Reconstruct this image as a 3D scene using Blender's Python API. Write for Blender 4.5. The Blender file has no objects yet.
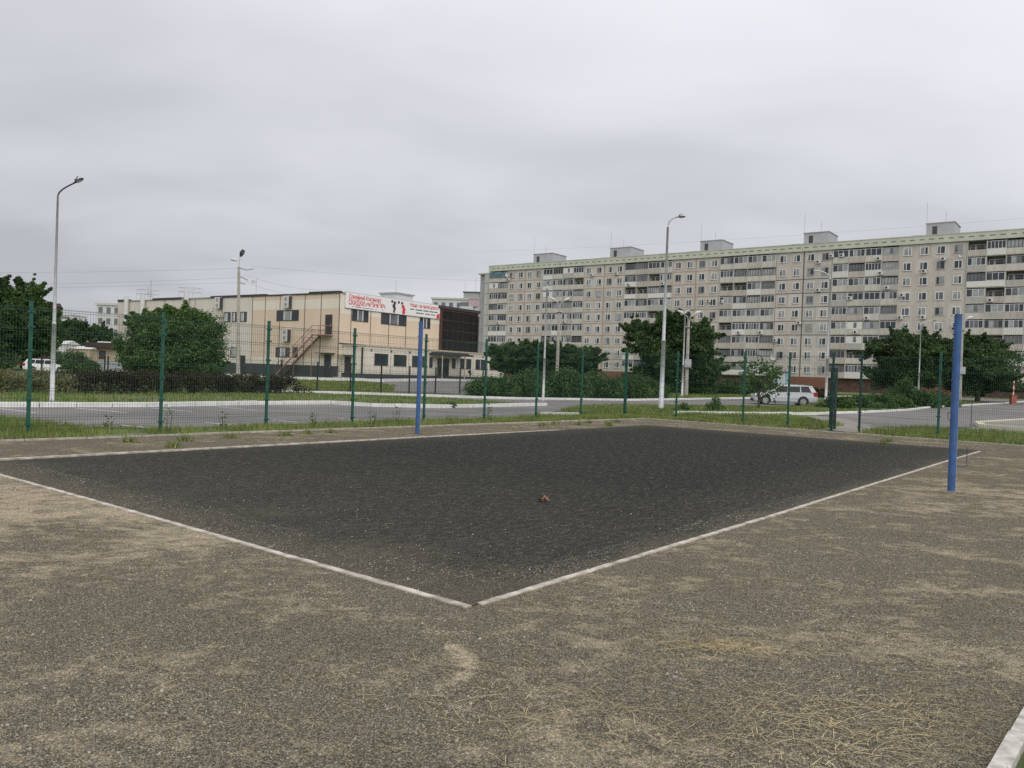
import bpy, math, random
import numpy as np
from mathutils import Vector, Matrix
R = math.radians
random.seed(7); RNG = np.random.default_rng(7)
SC = bpy.context.scene
COL = SC.collection

# ------------------------------------------------------------------ helpers
class MB:
    def __init__(s): s.v=[]; s.f=[]; s.m=[]; s.mats=[]
    def mi(s, m):
        if m not in s.mats: s.mats.append(m)
        return s.mats.index(m)
    def face(s, pts, m):
        n=len(s.v); s.v+= [tuple(p) for p in pts]; s.f.append(tuple(range(n,n+len(pts)))); s.m.append(s.mi(m))
    def box(s, x0,x1,y0,y1,z0,z1,m):
        n=len(s.v); s.v+=[(x,y,z) for z in (z0,z1) for x,y in ((x0,y0),(x1,y0),(x1,y1),(x0,y1))]
        k=s.mi(m)
        for q in ((0,3,2,1),(4,5,6,7),(0,1,5,4),(1,2,6,5),(2,3,7,6),(3,0,4,7)):
            s.f.append(tuple(n+i for i in q)); s.m.append(k)
    def tube(s, pts, rad, m, n=8, cap=True):
        pts=[Vector(p) for p in pts]; rads=rad if isinstance(rad,(list,tuple)) else [rad]*len(pts); k=s.mi(m); rings=[]
        for i,p in enumerate(pts):
            d=(pts[min(i+1,len(pts)-1)]-pts[max(i-1,0)]).normalized()
            a=Vector((0,1,0)) if abs(d.z)>.9 else Vector((0,0,1))
            x=d.cross(a).normalized(); y=d.cross(x).normalized(); b=len(s.v)
            for j in range(n):
                t=2*math.pi*j/n; s.v.append(tuple(p+(x*math.cos(t)+y*math.sin(t))*rads[i]))
            rings.append(b)
        for a,b in zip(rings,rings[1:]):
            for j in range(n): s.f.append((a+j,a+(j+1)%n,b+(j+1)%n,b+j)); s.m.append(k)
        if cap:
            s.f.append(tuple(rings[0]+j for j in range(n))); s.m.append(k)
            s.f.append(tuple(rings[-1]+j for j in reversed(range(n)))); s.m.append(k)
    def mesh(s, name, smooth=False):
        me=bpy.data.meshes.new(name); me.from_pydata(s.v,[],s.f)
        for m in s.mats: me.materials.append(m)
        me.polygons.foreach_set('material_index', s.m)
        if smooth: me.polygons.foreach_set('use_smooth',[True]*len(s.f))
        me.update(); return me
    def obj(s, name, parent=None, smooth=False, bevel=0):
        return link(name, s.mesh(name,smooth), parent, bevel)
def link(name, data, parent=None, bevel=0):
    o=bpy.data.objects.new(name,data); COL.objects.link(o)
    if parent: o.parent=parent
    if bevel:
        b=o.modifiers.new('bevel','BEVEL'); b.width=bevel; b.segments=2; b.limit_method='ANGLE'
    return o
def tag(o,label=None,cat=None,group=None,kind=None):
    if label: o['label']=label
    if cat: o['category']=cat
    if group: o['group']=group
    if kind: o['kind']=kind
    return o
def empty(name, loc, rz=0, **k):
    o=link(name,None); o.location=loc; o.rotation_euler=(0,0,rz); o.empty_display_size=.2
    return tag(o,**k)
def copy_tree(o,parent=None):
    c=o.copy(); COL.objects.link(c); c.parent=parent
    for ch in [x for x in list(bpy.data.objects) if x.parent==o]: copy_tree(ch,c)
    return c

# ------------------------------------------------------------------ materials
def nodes(name):
    m=bpy.data.materials.new(name); m.use_nodes=True; nt=m.node_tree
    return m,nt,nt.nodes['Principled BSDF']
def mat(name, col, rough=.7, var=.12, scale=3., metal=0, bump=0, col2=None, spec=.5, coords='Object', streak=0):
    m,nt,b=nodes(name); N=nt.nodes; L=nt.links
    tc=N.new('ShaderNodeTexCoord'); nz=N.new('ShaderNodeTexNoise'); nz.inputs['Scale'].default_value=scale; nz.inputs['Detail'].default_value=6
    L.new(tc.outputs[coords],nz.inputs['Vector'])
    if streak:
        mp=N.new('ShaderNodeMapping'); mp.inputs['Scale'].default_value=(1.6,1.6,streak); L.new(tc.outputs[coords],mp.inputs['Vector']); L.new(mp.outputs[0],nz.inputs['Vector']); nz.inputs['Roughness'].default_value=.65
    cr=N.new('ShaderNodeValToRGB'); c2=col2 or tuple(c*(1-var) for c in col); c1=col if col2 else tuple(min(1,c*(1+var)) for c in col)
    cr.color_ramp.elements[0].position=.35; cr.color_ramp.elements[1].position=.65
    cr.color_ramp.elements[0].color=(*c2,1); cr.color_ramp.elements[1].color=(*c1,1)
    L.new(nz.outputs['Fac'],cr.inputs[0]); L.new(cr.outputs[0],b.inputs['Base Color'])
    b.inputs['Roughness'].default_value=rough; b.inputs['Metallic'].default_value=metal
    b.inputs['Specular IOR Level'].default_value=spec
    if bump:
        bp=N.new('ShaderNodeBump'); bp.inputs['Strength'].default_value=bump; bp.inputs['Distance'].default_value=.02
        L.new(nz.outputs['Fac'],bp.inputs['Height']); L.new(bp.outputs[0],b.inputs['Normal'])
    return m
def leafmat(name, cols, trans=.25):
    m,nt,b=nodes(name); N=nt.nodes; L=nt.links
    g=N.new('ShaderNodeNewGeometry'); cr=N.new('ShaderNodeValToRGB'); e=cr.color_ramp.elements
    e[0].color=(*cols[0],1); e[1].color=(*cols[-1],1); e[1].position=1
    for i,c in enumerate(cols[1:-1]):
        x=e.new((i+1)/(len(cols)-1)); x.color=(*c,1)
    L.new(g.outputs['Random Per Island'],cr.inputs[0])
    tc=N.new('ShaderNodeTexCoord'); nz=N.new('ShaderNodeTexNoise'); nz.inputs['Scale'].default_value=1.1; nz.inputs['Detail'].default_value=4
    L.new(tc.outputs['Object'],nz.inputs['Vector'])
    hs=N.new('ShaderNodeHueSaturation'); mr=N.new('ShaderNodeMapRange'); mr.inputs['From Min'].default_value=.3; mr.inputs['From Max'].default_value=.7
    mr.inputs['To Min'].default_value=.65; mr.inputs['To Max'].default_value=1.6
    L.new(nz.outputs['Fac'],mr.inputs['Value']); L.new(mr.outputs[0],hs.inputs['Value']); L.new(cr.outputs[0],hs.inputs['Color'])
    L.new(hs.outputs[0],b.inputs['Base Color']); b.inputs['Roughness'].default_value=.65; b.inputs['Specular IOR Level'].default_value=.25
    tr=N.new('ShaderNodeBsdfTranslucent'); L.new(hs.outputs[0],tr.inputs['Color'])
    mx=N.new('ShaderNodeMixShader'); mx.inputs[0].default_value=trans
    L.new(b.outputs[0],mx.inputs[1]); L.new(tr.outputs[0],mx.inputs[2]); L.new(mx.outputs[0],N['Material Output'].inputs['Surface'])
    return m
def glassmat(name,col,rough=.08):
    return mat(name,col,rough=rough,var=.5,scale=.35,spec=.6)

def ground_mat(name, dark, tan, mask_scale=.55, mask=(.47,.66), court=False, yard=False):
    m,nt,b=nodes(name); N=nt.nodes; L=nt.links
    def math_(op,a,c=None,clamp=False):
        n=N.new('ShaderNodeMath'); n.operation=op; n.use_clamp=clamp
        for i,x in enumerate((a,c)):
            if x is None: continue
            if isinstance(x,(int,float)): n.inputs[i].default_value=x
            else: L.new(x,n.inputs[i])
        return n.outputs[0]
    def noise(sc,det=5,rough=.55,vec=None,dist=0):
        n=N.new('ShaderNodeTexNoise'); n.inputs['Scale'].default_value=sc; n.inputs['Detail'].default_value=det
        n.inputs['Roughness'].default_value=rough; n.inputs['Distortion'].default_value=dist
        L.new(vec or tc.outputs['Object'],n.inputs['Vector']); return n.outputs['Fac']
    def ramp(f,a,c,ca=(0,0,0),cb=(1,1,1)):
        r=N.new('ShaderNodeValToRGB'); r.color_ramp.elements[0].position=a; r.color_ramp.elements[1].position=c
        r.color_ramp.elements[0].color=(*ca,1); r.color_ramp.elements[1].color=(*cb,1); L.new(f,r.inputs[0]); return r.outputs[0]
    def mix(f,a,c,mode='MIX'):
        n=N.new('ShaderNodeMix'); n.data_type='RGBA'; n.blend_type=mode
        if isinstance(f,(int,float)): n.inputs[0].default_value=f
        else: L.new(f,n.inputs[0])
        for i,x in ((6,a),(7,c)):
            if isinstance(x,tuple): n.inputs[i].default_value=(*x,1)
            else: L.new(x,n.inputs[i])
        return n.outputs[2]
    tc=N.new('ShaderNodeTexCoord')
    mp=N.new('ShaderNodeMapping'); mp.inputs['Scale'].default_value=(1.5,2.2,1); mp.inputs['Rotation'].default_value=(0,0,R(-18)); L.new(tc.outputs['Object'],mp.inputs['Vector'])
    big=noise(mask_scale,8,.62,mp.outputs[0],.4); med=noise(3.2,6,.65,mp.outputs[0],.6); fine=noise(62,4,.7); grit=noise(260,3,.8)
    comb=math_('ADD',math_('MULTIPLY',big,.5),math_('MULTIPLY',med,.5))
    if yard:   # wind-blown sand lies thicker on the left, and in one curved drift
        sy=N.new('ShaderNodeSeparateXYZ'); L.new(tc.outputs['Object'],sy.inputs[0])
        def dist(x,y,kx=1.,ky=1.):
            a=math_('MULTIPLY',math_('SUBTRACT',sy.outputs[0],x),kx); b_=math_('MULTIPLY',math_('SUBTRACT',sy.outputs[1],y),ky)
            return math_('SQRT',math_('ADD',math_('MULTIPLY',a,a),math_('MULTIPLY',b_,b_)))
        comb=math_('ADD',comb,math_('MULTIPLY',math_('MAXIMUM',math_('SUBTRACT',1,math_('DIVIDE',dist(-4.4,8.2,.8,1.1),3.6)),0),.17))
        comb=math_('ADD',comb,math_('MULTIPLY',math_('MAXIMUM',math_('SUBTRACT',1,math_('DIVIDE',dist(7.6,10.2,.8,1),3.0)),0),.10))
        dr=math_('ABSOLUTE',math_('SUBTRACT',dist(-.36,3.85,1,.7),.20)); half=math_('GREATER_THAN',sy.outputs[0],-.30)
        comb=math_('ADD',comb,math_('MULTIPLY',math_('MULTIPLY',math_('MAXIMUM',math_('SUBTRACT',1,math_('DIVIDE',dr,.08)),0),half),.16))
    sand=ramp(comb,mask[0],mask[1])
    if court:   # dark crumb worn to gravel towards the edges (A corner and the AD side most)
        sx=N.new('ShaderNodeSeparateXYZ'); L.new(tc.outputs['Object'],sx.inputs[0])
        d1=math_('MULTIPLY',sx.outputs[0],.75); d2=math_('MULTIPLY',sx.outputs[1],2.6)
        d3=math_('MULTIPLY',math_('SUBTRACT',9.05,sx.outputs[1]),3.5)
        d4=math_('MULTIPLY',math_('SUBTRACT',18.2,sx.outputs[0]),2.5)
        dd=math_('MINIMUM',math_('MINIMUM',d1,d2),math_('MINIMUM',d3,d4))
        k=math_('ADD',dd,math_('MULTIPLY',math_('SUBTRACT',math_('ADD',math_('MULTIPLY',comb,.6),math_('MULTIPLY',fine,.4)),.5),9.))
        k=math_('ADD',k,.30)
        inner=ramp(k,0.,1.)
    base=mix(sand,dark,tan)
    vo=N.new('ShaderNodeTexVoronoi'); vo.inputs['Scale'].default_value=210; L.new(tc.outputs['Object'],vo.inputs['Vector'])
    sep=N.new('ShaderNodeSeparateColor'); L.new(vo.outputs['Color'],sep.inputs[0])
    peb=ramp(sep.outputs[0],.45,1.,(.34,.34,.34),(2.15,2.1,1.98))
    sandcut=math_('MULTIPLY',sand,.55)
    base=mix(math_('SUBTRACT',.85,sandcut),base,mix(1.,base,peb,'MULTIPLY'))
    base=mix(.8,base,mix(1.,base,ramp(fine,.32,.70,(.45,.45,.45),(1.6,1.56,1.48)),'MULTIPLY'))
    base=mix(.6,base,mix(1.,base,ramp(grit,.32,.68,(.45,.45,.45),(1.6,1.55,1.5)),'MULTIPLY'))
    if court:
        crumb=mix(ramp(med,.35,.75),(.0165,.0175,.0155),(.030,.031,.026))
        crumb=mix(.75,crumb,mix(1.,crumb,ramp(fine,.3,.75,(.6,.6,.6),(1.5,1.5,1.45)),'MULTIPLY'))
        spk=math_('GREATER_THAN',sep.outputs[1],.975)
        crumb=mix(math_('MULTIPLY',spk,.6),crumb,(.19,.18,.14))
        near=math_('MULTIPLY',ramp(math_('DIVIDE',k,6.),.15,.8,(1,1,1),(.04,.04,.04)),math_('GREATER_THAN',sep.outputs[2],.84))
        crumb=mix(math_('MULTIPLY',near,.8),crumb,(.19,.175,.14))
        st=N.new('ShaderNodeMapping'); st.inputs['Scale'].default_value=(7,26,1); st.inputs['Rotation'].default_value=(0,0,R(38)); L.new(tc.outputs['Object'],st.inputs['Vector'])
        sn=noise(1.,5,.7,st.outputs[0],.5)
        crumb=mix(ramp(sn,.52,.68,(0,0,0),(.7,.7,.7)),crumb,(.16,.145,.105))
        base=mix(inner,base,crumb)
    L.new(base,b.inputs['Base Color']); b.inputs['Roughness'].default_value=.95; b.inputs['Specular IOR Level'].default_value=.15
    hgt=math_('ADD',math_('ADD',math_('MULTIPLY',fine,.5),math_('MULTIPLY',sep.outputs[0],.35)),math_('MULTIPLY',med,1.6))
    bp=N.new('ShaderNodeBump'); bp.inputs['Strength'].default_value=.8; bp.inputs['Distance'].default_value=.014
    L.new(hgt,bp.inputs['Height']); L.new(bp.outputs[0],b.inputs['Normal'])
    return m

M={}
M['gravel']=ground_mat('gravel',(.175,.159,.120),(.43,.37,.265),mask=(.51,.66),yard=True)
M['court']=ground_mat('court_crumb',(.13,.12,.095),(.26,.225,.165),court=True)
M['asphalt']=mat('asphalt',(.205,.19,.18),.9,col2=(.14,.13,.125),scale=.45,bump=.15)
M['path']=mat('path',(.27,.245,.21),.95,col2=(.2,.185,.16),scale=2)
M['turf']=mat('turf',(.12,.155,.05),.95,col2=(.075,.10,.035),scale=1.3,bump=.5)
M['kerbw']=mat('kerb_whitewash',(.82,.81,.78),.8,col2=(.68,.67,.64),scale=4)
M['kerby']=mat('kerb_yellowish',(.62,.6,.42),.8,col2=(.5,.49,.37),scale=5)
M['kerbo']=mat('kerb_old_whitewash',(.62,.60,.55),.9,col2=(.33,.31,.27),scale=16,bump=.5)
M['kerbc']=mat('kerb_concrete',(.46,.42,.35),.9,col2=(.3,.27,.22),scale=7,bump=.3)
M['paint']=mat('line_paint',(.60,.55,.47),.9,col2=(.30,.265,.215),scale=9,bump=.4)
M['roadpaint']=mat('road_paint',(.72,.71,.69),.8,col2=(.52,.51,.5),scale=4)
M['green']=mat('fence_green',(.012,.085,.058),.4,var=.25,scale=9)
M['wire']=mat('wire_green',(.012,.06,.042),.5,var=.2)
M['gategreen']=mat('gate_green',(.008,.035,.03),.45,var=.3)
M['black']=mat('black_metal',(.02,.021,.022),.5,var=.2)
M['blue']=mat('blue_paint',(.045,.12,.30),.6,col2=(.035,.085,.22),scale=7)
M['bluewear']=mat('blue_wear',(.42,.5,.6),.6,var=.3,scale=20)
M['darkblue']=mat('dark_blue_wire',(.02,.05,.10),.5)
M['galv']=mat('galvanised',(.52,.53,.54),.45,var=.1,scale=4,metal=.25)
M['galvd']=mat('lamp_dark',(.05,.055,.06),.5)
M['concrete']=mat('pole_concrete',(.44,.41,.36),.85,col2=(.33,.31,.27),scale=3)
M['white']=mat('white_paint',(.75,.75,.73),.6,var=.06)
M['lens']=mat('lamp_lens',(.6,.62,.63),.3,var=.05)
M['glass']=glassmat('glass_dark',(.035,.042,.05))
M['glass2']=glassmat('glass_curtain',(.30,.31,.31),.2)
M['glass3']=glassmat('glass_mid',(.12,.13,.14),.12)
M['teal']=mat('teal_glazing',(.10,.17,.20),.3,var=.3,scale=1)
M['frame']=mat('frame_white',(.72,.72,.70),.5,var=.06)
M['frameg']=mat('frame_grey',(.34,.33,.31),.6,var=.15)
M['frameb']=mat('frame_dark',(.06,.055,.05),.6,var=.2)
M['wall1']=mat('panel_grey_beige',(.49,.455,.405),.9,var=.13,scale=.9,bump=.1,streak=.3)
M['wall2']=mat('panel_pinkish',(.50,.45,.405),.9,var=.09,scale=.7,streak=.3)
M['wall3']=mat('panel_grey',(.46,.44,.40),.9,var=.10,scale=1.1,streak=.3)
M['wall4']=mat('panel_light',(.54,.50,.45),.9,var=.08,scale=.8,streak=.3)
M['wallpale']=mat('gable_pale',(.50,.49,.45),.9,var=.08,scale=.6,streak=.3)
M['wallgrey']=mat('gable_grey',(.36,.36,.36),.9,var=.08,scale=.6)
M['par1']=mat('parapet_beige',(.53,.50,.44),.9,var=.12,scale=1.2,streak=.3)
M['par2']=mat('parapet_tan',(.46,.41,.36),.9,var=.12,scale=1.5,streak=.3)
M['par3']=mat('parapet_white',(.68,.67,.63),.8,var=.06)
M['par4']=mat('parapet_grey',(.42,.405,.37),.9,var=.12,streak=.3)
M['pink']=mat('pink_board',(.48,.36,.38),.8,var=.08)
M['attic']=mat('attic_green',(.52,.535,.44),.9,var=.08,scale=.5)
M['atticd']=mat('attic_slot',(.13,.15,.09),.9)
M['rust']=mat('joint_rust',(.38,.25,.16),.9,var=.25,scale=2)
M['jdark']=mat('joint_dark',(.09,.07,.06),.9,var=.3,scale=2)
M['jpale']=mat('joint_pale',(.55,.50,.40),.9,var=.12,scale=2)
M['brick']=mat('brick_plinth',(.24,.095,.06),.9,col2=(.17,.075,.05),scale=5)
M['brickshade']=mat('brick_shade',(.10,.06,.045),.9,var=.3,scale=2)  # shade of the recess under the balconies put into the plinth colour
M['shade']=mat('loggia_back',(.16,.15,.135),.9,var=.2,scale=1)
M['roofg']=mat('roof_box_grey',(.40,.41,.43),.85,var=.06,scale=.7)
M['dkroof']=mat('roof_dark',(.07,.07,.075),.8)
M['door']=mat('door_pale',(.60,.63,.65),.6,var=.05)
M['doorb']=mat('door_surround_blue',(.30,.45,.52),.7,var=.08)
M['acw']=mat('ac_white',(.62,.62,.60),.5,var=.06)
M['peach']=mat('cladding_peach',(.68,.55,.42),.75,var=.04,scale=.6,streak=.3)
M['cream']=mat('cladding_cream',(.74,.68,.57),.75,var=.04,scale=.6,streak=.3)
M['greycream']=mat('cladding_grey_cream',(.66,.61,.53),.8,var=.05,scale=.4,streak=.3)
M['plinth']=mat('plinth_dark',(.055,.058,.065),.6,var=.15)
M['edge']=mat('roof_edge_dark',(.045,.04,.042),.6)
M['maroon']=mat('maroon_frame',(.07,.028,.025),.6)
M['curtainwall']=mat('curtain_wall_glass',(.010,.009,.010),.12,var=.4,scale=.2,spec=.4)
M['stair']=mat('stair_rust',(.30,.16,.12),.7,var=.2)
M['red']=mat('sign_red',(.62,.06,.07),.6); M['ink']=mat('sign_ink',(.05,.04,.05),.6); M['signw']=mat('sign_white',(.80,.78,.77),.6,var=.02)
M['greenink']=mat('sign_grey_green',(.08,.13,.11),.6)
M['bark']=mat('bark',(.085,.065,.05),.95,var=.3,scale=6)
M['carw']=mat('car_silver',(.50,.51,.525),.22,var=.02,spec=.6); M['carwhite']=mat('car_white',(.74,.74,.73),.25,var=.02)
M['tyre']=mat('tyre',(.02,.02,.02),.85); M['rim']=mat('rim',(.45,.46,.47),.35,metal=.5)
M['carglass']=mat('car_glass',(.014,.016,.018),.15,var=.2,spec=.25)
M['tail']=mat('tail_red',(.35,.015,.02),.25); M['head']=mat('head_lens',(.55,.57,.6),.15)
M['orange']=mat('barrier_orange',(.33,.11,.06),.6)
M['straw']=leafmat('straw',[(.52,.41,.20),(.40,.31,.15),(.62,.52,.29),(.30,.24,.13)],.1)
M['stone']=leafmat('stones',[(.05,.047,.04),(.20,.18,.145),(.07,.065,.055),(.30,.27,.215),(.10,.092,.076),(.38,.355,.29),(.17,.155,.115)],0)
M['grass']=leafmat('grass',[(.115,.185,.035),(.17,.245,.055),(.075,.12,.025),(.25,.265,.09),(.30,.26,.13)],.35)
M['leafd']=leafmat('leaf_dark',[(.030,.058,.023),(.055,.095,.034),(.085,.135,.048),(.040,.072,.027)])
M['leafm']=leafmat('leaf_mid',[(.042,.08,.026),(.072,.125,.038),(.11,.175,.055),(.052,.095,.03)])
M['leafs']=leafmat('leaf_shrub',[(.03,.06,.02),(.055,.10,.03),(.09,.145,.045)])
M['barb']=leafmat('leaf_barberry',[(.030,.018,.018),(.045,.028,.022),(.04,.045,.02),(.06,.038,.024)])
M['mixed']=leafmat('leaf_mixed',[(.06,.05,.025),(.12,.13,.045),(.20,.15,.07),(.07,.09,.03),(.27,.22,.13)])
M['cloth']=mat('dark_cloth',(.03,.03,.035),.9); M['skin']=mat('skin',(.45,.28,.2),.6); M['debris']=mat('dry_leaf',(.15,.075,.035),.9,col2=(.26,.16,.085),scale=30)
M['bld']=mat('far_building',(.34,.34,.335),.9,var=.1,scale=.15); M['bld2']=mat('far_building_pale',(.56,.56,.56),.9,var=.1,scale=.05)
M['farwin']=mat('far_window',(.14,.15,.16),.5); M['brownroof']=mat('brown_roof',(.055,.035,.03),.8)
M['kiosk']=mat('kiosk_wall',(.50,.42,.31),.85); M['kioskg']=mat('kiosk_grey',(.40,.41,.43),.7)
M['wireb']=mat('cable',(.25,.25,.26),.7)

# ------------------------------------------------------------------ layout frame
H=1.417
ALPHA=R(90-38.9067)                     # court X axis relative to world X
U=Vector((.6528,.7575)); Nn=Vector((-.7575,.6528)); A0=Vector((-.206,4.808))
def un(s,n): p=U*s+Nn*n; return (p.x,p.y)
KN=[(-60,0),(40,0),(55,-.1),(85,.15),(95,.35),(2500,.35)]
def gz(y):
    for (a,za),(b,zb) in zip(KN,KN[1:]):
        if y<=b: return za+(zb-za)*max(0,(y-a)/(b-a))
    return .35
def sheet(name, poly, off, m, kind='structure', parent=None, obj=True):
    """flat polygon cut at the terrain's fold lines and laid 'off' above it"""
    import bmesh
    bm=bmesh.new(); bm.faces.new([bm.verts.new((x,y,0)) for x,y in poly])
    for y,_ in KN[1:-1]:
        bmesh.ops.bisect_plane(bm,geom=bm.verts[:]+bm.edges[:]+bm.faces[:],plane_co=(0,y,0),plane_no=(0,1,0))
    for v in bm.verts: v.co.z=gz(v.co.y)+off
    bm.normal_update()
    for f in bm.faces:
        if f.normal.z<0: f.normal_flip()
    me=bpy.data.meshes.new(name); bm.to_mesh(me); bm.free(); me.materials.append(m)
    o=link(name,me,parent)
    if kind: o['kind']=kind
    return o
def strip_poly(pts,w):
    L_=[];R_=[]
    for i,p in enumerate(pts):
        a=Vector(pts[max(i-1,0)]); b=Vector(pts[min(i+1,len(pts)-1)]); d=(b-a).normalized(); n=Vector((-d.y,d.x))*w/2
        L_.append(Vector(p)+n); R_.append(Vector(p)-n)
    return L_,R_
def kerb(name,pts,w,h,m,off=0,seg=1.0,jit=.0,label=None,cat=None,group=None,kind=None,gap=False):
    """kerb stones following a polyline"""
    mb=MB(); dense=[]
    for (a,b) in zip(pts,pts[1:]):
        a=Vector(a);b=Vector(b); n=max(1,int(round((b-a).length/seg)))
        dense+=[a.lerp(b,i/n) for i in range(n)]
    dense.append(Vector(pts[-1]))
    L_,R_=strip_poly(dense,w)
    js=[random.uniform(-jit,jit) for _ in dense]
    for i in range(len(dense)-1):
        l0,l1,r0,r1=[v.copy() for v in (L_[i],L_[i+1],R_[i],R_[i+1])]
        e=.012 if gap else 0
        d=(dense[i+1]-dense[i]).normalized()*e
        l0+=d;r0+=d;l1-=d;r1-=d
        z0=gz(dense[i].y)+off; z1=gz(dense[i+1].y)+off; dz=js[i]
        P=[(*l0,z0-.1),(*r0,z0-.1),(*r1,z1-.1),(*l1,z1-.1),(*l0,z0+h+dz),(*r0,z0+h+dz),(*r1,z1+h+dz),(*l1,z1+h+dz)]
        for q in ((4,5,6,7),(0,1,5,4),(1,2,6,5),(2,3,7,6),(3,0,4,7)): mb.face([P[k] for k in q],m)
    o=mb.obj(name,bevel=.0)
    return tag(o,label,cat,group,kind)

# ------------------------------------------------------------------ terrain, yard, roads
mb=MB()
xs=[-1500,-400,-120,-40,0,40,120,400,1500]
ys=[-60,40,55,85,95,300,2400]
for x0,x1 in zip(xs,xs[1:]):
    for y0,y1 in zip(ys,ys[1:]):
        mb.face([(x0,y0,gz(y0)),(x1,y0,gz(y0)),(x1,y1,gz(y1)),(x0,y1,gz(y1))],M['turf'])
tag(mb.obj('ground'),kind='structure')
NK,MK=15.08,24.8        # yard edges (far-left kerb, far-right kerb)
sheet('gravel_yard',[un(-30,NK),un(-30,.5),un(MK,.5),un(MK,NK)],.006,M['gravel'])
# the crumb court, own frame: x along AB, y along AD
me=bpy.data.meshes.new('sports_court'); me.from_pydata([(0,0,0),(18.25,0,0),(18.25,9.05,0),(0,9.05,0)],[],[(0,1,2,3)]); me.materials.append(M['court'])
ct=link('sports_court',me); ct.location=(A0.x,A0.y,.012); ct.rotation_euler=(0,0,math.atan2(.7781,.6281)); ct['kind']='structure'
UC=Vector((.6281,.7781)); NC=Vector((-.7781,.6281))
def court(x,y): return A0+UC*x+NC*y
def line_strip(name,a,b,w,fade=0,zt=.0155):
    mb=MB(); n=int((b-a).length/.05); d=(b-a).normalized(); nn=Vector((-d.y,d.x)); prev=None; off=0
    for i in range(n+1):
        off+=random.uniform(-.001,.001); off*=.97
        drift=.03*math.sin(i*.013+len(name))+.006*math.sin(i*.05)
        p=a.lerp(b,i/n)+nn*(off+drift*.5)
        wl=w*(1+random.uniform(-.11,.11)); wr=w*(1+random.uniform(-.11,.11))
        dip=.05*max(0,math.sin(i*.037+1)*math.sin(i*.0113)-.72)*.09+max(0,math.sin(i*.21)-.93)*.02+fade*(i/n)**3*.05
        l=p+nn*wl/2; r=p-nn*wr/2; z=max(.006,zt-dip+random.uniform(-.001,.001))
        if prev:
            L0,R0,z0=prev
            mb.face([(*L0,z0),(*R0,z0),(*r,z),(*l,z)],M['paint'])
            mb.face([(*R0,z0),(*R0,0),(*r,0),(*r,z)],M['paint'])
            mb.face([(*L0,z0),(*l,z),(*l,0),(*L0,0)],M['paint'])
        if prev is None or i==n: mb.face([(*l,z),(*r,z),(*r,0),(*l,0)],M['paint'])
        prev=(l,r,z)
    return tag(mb.obj(name),kind='structure')
line_strip('court_line',court(.08,0),court(17.9,0),.05)
line_strip('court_line',court(-.02,.0),court(-.02,9.3),.055)
line_strip('court_line',court(-.3,9),court(16.5,9),.09,fade=.8,zt=.035)
kerb('kerb_edging',[un(-25,NK),un(MK,NK)],.08,.035,M['kerbc'],jit=.008,kind='structure',gap=True)
kerb('kerb_edging',[un(MK+.04,NK),un(MK+.04,-8)],.08,.035,M['kerbc'],jit=.008,kind='structure',gap=True)
kerb('kerb_edging',[un(-25,.515),un(MK-.1,.515)],.065,.03,M['kerbo'],jit=.008,kind='structure',gap=True)

K1=[(-30,9),(-14.3,22.3),(-11.4,24.9),(-9.2,28.85),(-7.07,31.35),(-5.34,30.5),(-2.78,31.3),(.04,35.4),(1.64,37.7)]
K2=[(1.05,28.83),(2.55,29.6),(7.26,33.9),(11.65,36.3),(14.63,38.4),(18.99,43.5),(24.18,50.6),(32.8,62.6),(47.6,80.),(75,110)]
K3=[(-14,45.5),(.33,47.6),(2.2,49.6),(8.76,55.8),(14.9,63.3),(20.1,69.5),(30.9,83),(40,92)]
GL=[un(-25,18.5),(-12.,18.8),(-10.8,17.9),(-9.1,16.7),(-7.5,16.9),(-5.9,18.8),(-3.5,21.95),(.04,26.0),(1.05,28.6)]
# car park + road as one asphalt polygon
sheet('car_park',[GL[0]]+GL[1:]+[(2.0,33.0),(3.2,38.2),(5.6,42.0),(9.6,45.0),(13.5,48.3),(17.,52.),(21.,55.5),(25.5,59.5),(33,67),(47.6,83.),(75,113),(68,116),(40,94),(30.9,83),(20.1,69.5),(14.9,63.3),(8.76,55.8),(2.2,49.6),(.33,47.6),(-4,46.5),(-3.,44)]+[(1.64,37.7),(.04,35.4),(-2.78,31.3),(-5.34,30.5),(-7.07,31.35),(-9.2,28.85),(-11.4,24.9),(-14.3,22.3),(-30,9)],.012,M['asphalt'])
sheet('road',[(13.1,28.3),(14.9,36.9),(14.63,38.4),(18.99,43.5),(24.18,50.6),(32.8,62.6),(47.6,80),(75,110),(95,104),(60,60),(40,38),(28,25),(22,22),(17.5,27.4),(15.4,29.6)],.016,M['asphalt'])
sheet('gate_path',[(10.1,25.0),(11.0,24.2),(12.4,26.6),(15.2,30.5),(14.9,37),(13.4,36.4),(12.0,29.5)],.014,M['path'])
sheet('footpath',[(-14,45.2),(-4,45.2),(-1.5,50.5),(-6,50.8),(-14,47.5)],.014,M['path'])
sheet('forecourt',[(-8.3,56.5),(-1,57),(1.5,62),(4,80),(9,108),(3,120),(-1,118.3),(-17.5,92.2),(-19.5,88),(-15,82),(-10.5,72)],.018,M['asphalt'])
kerb('kerb_stones',K1,.17,.15,M['kerbw'],kind='structure',gap=True,jit=.01)
kerb('kerb_stones',K2[:2],.16,.1,M['kerbw'],kind='structure')
kerb('kerb_stones',[(6.9,33.5)]+K2[2:],.16,.13,M['kerbw'],kind='structure',gap=True,jit=.01)
kerb('kerb_stones',K3,.18,.14,M['kerbw'],kind='structure')
kerb('kerb_stones',[(-46,86),(-31,83),(-22,82),(-14,86),(-8,97),(0,107)],.5,.3,M['kerbw'],kind='structure')
kerb('kerb_stones',[(26.5,33.8),(18.6,29.0),(18.0,30.5),(19.4,33.2),(32,46)],.25,.16,M['kerby'],kind='structure')
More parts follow.
